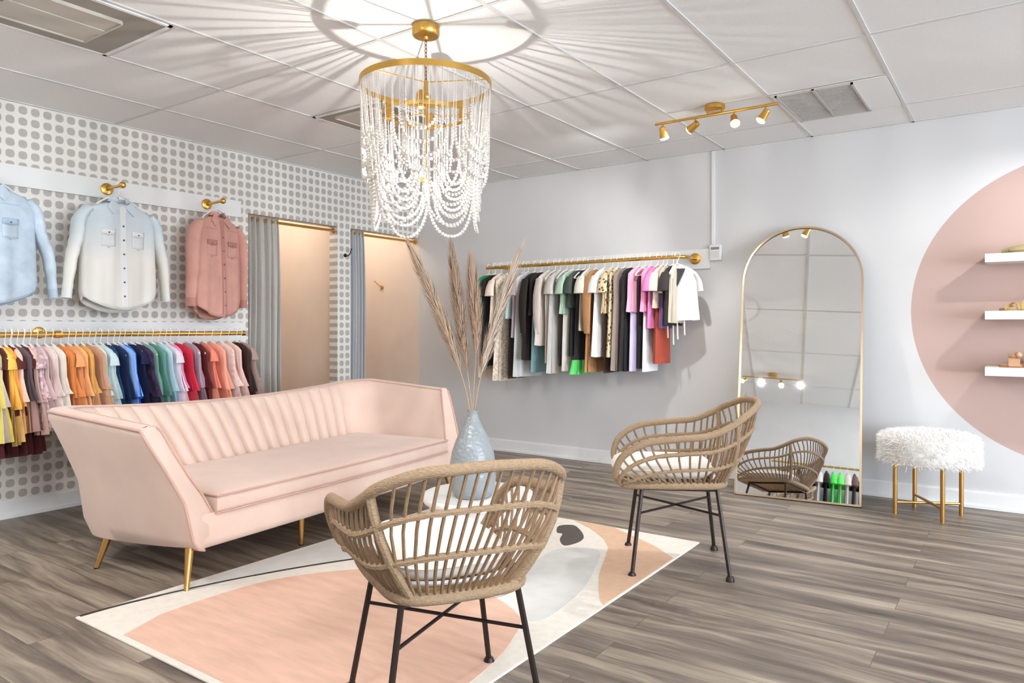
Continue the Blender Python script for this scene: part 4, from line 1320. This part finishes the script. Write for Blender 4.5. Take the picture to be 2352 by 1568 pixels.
for y, rz, lab in ((-2.985, RZ + radians(6), 'white hanger holding the pale dip-dyed denim shirt'), (-2.30, RZ + radians(14), 'white hanger holding the dusty rose shirt'), (-3.70, RZ + radians(4), 'white hanger holding the light blue denim shirt')):
    hanger((.175, y, 2.015), rz, lab, None)

# ------------------------------------------------------------------ chandelier
CX, CY = 2.70, -2.92
t = thing('beaded_chandelier', 'brass ring chandelier draped with strands of white wooden beads', 'chandelier', (CX, CY, HC))
MB().lathe([(.002, 0), (.058, 0), (.060, -.004), (.060, -.038), (.054, -.046), (.012, -.048), (.010, -.06)], (CX, CY, HC - .002), 32, cap0=False).build('canopy', GOLD, t, world=True)
b = MB()
z = HC - .06; k = 0
while z > 2.185:
    if k % 2: pts = [(CX + .0055 * cos(a), CY, z + .011 * sin(a)) for a in [2 * pi * j / 10 for j in range(10)]]
    else: pts = [(CX, CY + .0055 * cos(a), z + .011 * sin(a)) for a in [2 * pi * j / 10 for j in range(10)]]
    b.tube(pts, .0018, 5, closed=True); z -= .0165; k += 1
b.build('chain', mat('dark_brass', (150, 118, 70), .35, 1.0), t, world=True)


def band(r, z0, z1, th=.003, n=64):
    b = MB(); rows = []
    for (rr, z) in ((r, z0), (r, z1), (r - th, z1), (r - th, z0), (r, z0)): rows.append([(CX + rr * cos(2 * pi * k / n), CY + rr * sin(2 * pi * k / n), z) for k in range(n)])
    return b.grid(rows, True)


fix_normals(band(.288, 2.158, 2.184).build('top_ring', GOLD, t, world=True))
b = MB()
for k in range(3):
    a = radians(20 + 120 * k); b.tube([(CX, CY, 2.185), (CX + .285 * cos(a), CY + .285 * sin(a), 2.172)], .0025, 8)
b.tube([(CX, CY, 2.19), (CX, CY, 2.04)], .009, 10); b.ball((CX, CY, 2.12), .022, 12, 8)
for k in range(4):
    a = radians(35 + 90 * k); b.tube(smoothpath([(CX, CY, 2.05), (CX + .08 * cos(a), CY + .08 * sin(a), 2.035), (CX + .165 * cos(a), CY + .165 * sin(a), 2.045)], 4), .003, 8)
b.build('spider_frame', GOLD, t, world=True)
ir = band(.19, 2.035, 2.049).build('inner_ring', GOLD, t, world=True); fix_normals(ir)
bulbp = (CX - .018, CY - .01)
for k in range(4):
    a = radians(35 + 90 * k); x, y = CX + .165 * cos(a), CY + .165 * sin(a)
    b = MB(); b.lathe([(.012, -.03), (.02, -.026), (.02, .03), (.014, .045)], (x, y, 2.05), 14); b.build('socket', GOLD, t, world=True)
b = MB(); b.tube([(CX, CY, 2.05), (CX, CY, 1.745), (bulbp[0], bulbp[1], 1.745)], .003, 6); b.lathe([(.010, 0), (.015, .004), (.015, .03), (.010, .034)], (bulbp[0], bulbp[1], 1.74), 14)
b.build('lamp_holder', GOLD, t, world=True)
b = MB(); b.lathe([(.003, 0), (.0055, .005), (.006, .012), (.004, .02), (.001, .024)], (bulbp[0], bulbp[1], 1.774), 16)
BULB = mat('warm_bulb', (255, 248, 236), .4, emit=1.0)
BULB.node_tree.nodes['Principled BSDF'].inputs['Emission Strength'].default_value = 8600.0
b.build('bulb', BULB, t, world=True)
BEAD = mat('white_wood_beads', (218, 210, 200), .55)
beads_total = 0


RS = random.Random(11)


def strand(ac, w, D, h, r0, r1, zt, s_end=.0023, s_mid=.0082):
    b = MB()
    P = []
    ac += RS.uniform(-.03, .03); w *= RS.uniform(.9, 1.08); D += RS.uniform(-.008, .008)
    top = D - h
    for i in range(21):
        f = i / 20; P.append((w * (1.0 - .0 * f), top * f))
    for i in range(1, 60):
        a = pi * i / 60; P.append((w * (abs(cos(a)) ** .9) * (1 if a < pi / 2 else -1), top + h * sin(a) ** .95))
    for i in range(20, -1, -1):
        f = i / 20; P.append((-w, top * f))
    Q = []
    for an, dz in P:
        rr = r0 + (r1 - r0) * (dz / .62); Q.append(Vector((CX + rr * cos(ac + an), CY + rr * sin(ac + an), zt - dz)))
    P = Q; M = len(P) - 1
    acc = 0; nxt = 0; Ltot = sum((P[i + 1] - P[i]).length for i in range(M))
    for i in range(M):
        d = (P[i + 1] - P[i]).length
        while nxt <= acc + d:
            f = (nxt - acc) / d; p = P[i].lerp(P[i + 1], f)
            g_ = max(0, min(1, ((zt - p.z) - top * .55) / (top * .55 + .03))); sz = s_end + (s_mid - s_end) * g_
            b.ball(p, sz, 6, 4); nxt += sz * 2.05
        acc += d
    b.build('bead_strand', BEAD, t, world=True)


for lb in range(6):
    ac = radians(-52 + 60 * lb)
    for j in range(4):
        strand(ac, radians(30) * (.42 + .18 * j), .24 + .06 * j, .07 + .03 * j, .284, .262, 2.158)
for lb in range(6):
    ac = radians(-22 + 60 * lb)
    for j in range(7):
        strand(ac, radians(30) * (.36 + .102 * j), .37 + .042 * j, .07 + .02 * j, .276, .226, 2.158)

# ------------------------------------------------------------------ spotlight bar
t = thing('spotlight_bar', 'brass ceiling spotlight bar with four heads above the white wall rail', 'light', (3.345, -1.08, HC))
TY = -1.08
MB().lathe([(.004, 0), (.058, 0), (.060, -.004), (.060, -.024), (.052, -.03), (.004, -.031)], (3.345, TY, HC - .002), 32, cap0=False).build('canopy', GOLD, t, world=True)
b = MB(); b.tube([(2.965, TY, 2.378), (3.71, TY, 2.378)], .0085, 10); b.tube([(3.30, TY, 2.378), (3.30, TY, 2.402)], .007, 8); b.tube([(3.39, TY, 2.378), (3.39, TY, 2.402)], .007, 8)
b.build('bar', GOLD, t, world=True)
LEDM = mat('lit_spot_lens', (255, 248, 232), .3, emit=1.0)
LEDM.node_tree.nodes['Principled BSDF'].inputs['Emission Strength'].default_value = 40.0


def spot_head(parent, x, y, zb, dirv, power, size=radians(95), lamp_name='spotlight_lamp'):
    d = Vector(dirv).normalized(); j = Vector((x, y, zb)); k = j + Vector((0, 0, -.035)) + d * .0
    b = MB(); b.tube([j, j + Vector((0, 0, -.03)), k + d * .012], .0055, 8)
    s_ = k - d * .022
    b.tube([s_, s_ + d * .006, s_ + d * .03, s_ + d * .062, s_ + d * .072], [.012, .020, .021, .027, .028], 16)
    h = b.build('head', GOLD, parent, world=True)
    b = MB(); e0 = s_ + d * .0725; b.tube([e0, e0 + d * .003, e0 + d * .008], [.0255, .0255, .018], 16); b.build('lens', LEDM, h, world=True)
    L_ = light(lamp_name, 'SPOT', tuple(e0 + d * .02), power, (1.0, .97, .92), spot_size=size, spot_blend=.6, shadow_soft_size=.02)
    L_.rotation_euler = d.to_track_quat('-Z', 'Y').to_euler()
    return h


for x, dv, pw in ((3.015, (.12, .25, -1), 40), (3.225, (-.95, .25, -.55), 44), (3.46, (.30, -.55, -.75), 30), (3.64, (-.45, -.30, -.85), 34)):
    h = spot_head(t, x, TY, 2.37, dv, pw)
# second identical bar over the shop front side, out of the picture to the right
t2 = thing('spotlight_bar', 'brass ceiling spotlight bar over the front of the shop', 'light', (5.95, -.92, HC))
MB().lathe([(.004, 0), (.06, 0), (.06, -.024), (.004, -.031)], (5.95, -.92, HC - .002), 24, cap0=False).build('canopy', GOLD, t2, world=True)
MB().tube([(5.58, -.92, 2.378), (6.32, -.92, 2.378)], .0085, 8).build('bar', GOLD, t2, world=True)
for x, dv, pw in ((5.62, (-.55, .45, -.8), 44), (5.85, (-.9, -.3, -.6), 20), (6.28, (-.1, .4, -.9), 14)):
    spot_head(t2, x, -.92, 2.37, dv, pw, lamp_name='front_spotlight_lamp')
# third bar near the camera, lights the seating from above
t3 = thing('spotlight_bar', 'brass ceiling spotlight bar near the rear wall', 'light', (3.28, -5.0, HC))
MB().lathe([(.004, 0), (.06, 0), (.06, -.024), (.004, -.031)], (3.28, -5.0, HC - .002), 24, cap0=False).build('canopy', GOLD, t3, world=True)
MB().tube([(2.91, -5.0, 2.378), (3.65, -5.0, 2.378)], .0085, 8).build('bar', GOLD, t3, world=True)
for x, dv, pw in ((2.95, (-.9, .5, -.7), 26), (3.17, (-.3, .8, -.7), 26), (3.39, (.1, .5, -1), 26), (3.61, (.3, .9, -.7), 26)):
    spot_head(t3, x, -5.0, 2.37, dv, pw, lamp_name='rear_spotlight_lamp')
# fitting room lamps
for y in (-1.5, -.5):
    tf = thing('fitting_room_light', 'small warm ceiling light inside the %s' % ('fitting room behind the first curtain' if y < -1 else 'corner fitting room'), 'light', (-.62, y, HC))
    MB().lathe([(.002, 0), (.09, 0), (.09, -.02), (.002, -.022)], (-.62, y, HC - .002), 24, cap0=False).build('base', GOLD, tf, world=True)
    MB().lathe([(.08, 0), (.075, -.03), (.05, -.05), (.004, -.055)], (-.62, y, HC - .024), 24).build('diffuser', mat('warm_diffuser', (255, 232, 196), .4, emit=4.0), tf, world=True)
    light('fitting_room_lamp', 'POINT', (-.62, y, 2.30), 8, (1.0, .90, .76), shadow_soft_size=.06)

# added glowing panels out of view, put in to even out the light
for k, (x0, y0, wh) in enumerate(((4.886, -5.39, 'behind the seating'), (6.12, -4.16, 'over the shop front'), (8.0, -3.0, 'by the added window'), (6.12, -5.9, 'in the rear corner'), (.58, -5.38, 'above the far end of the patterned wall'))):
    tf = thing('added_fill_panel', 'added fill-light panel %s, outside the picture' % wh, 'ceiling light', (x0 + .3, y0 + .3, HC))
    MB().box(x0 + .012, x0 + .605, y0 + .012, y0 + .605, HC - .006, HC + .006).build('frame', TRIMW, tf, world=True, smooth=False)
    MB().box(x0 + .04, x0 + .575, y0 + .04, y0 + .575, HC - .009, HC - .006).build('diffuser', mat('fill_panel_diffuser', (255, 252, 246), .4, emit=FILL_PANEL), tf, world=True, smooth=False)
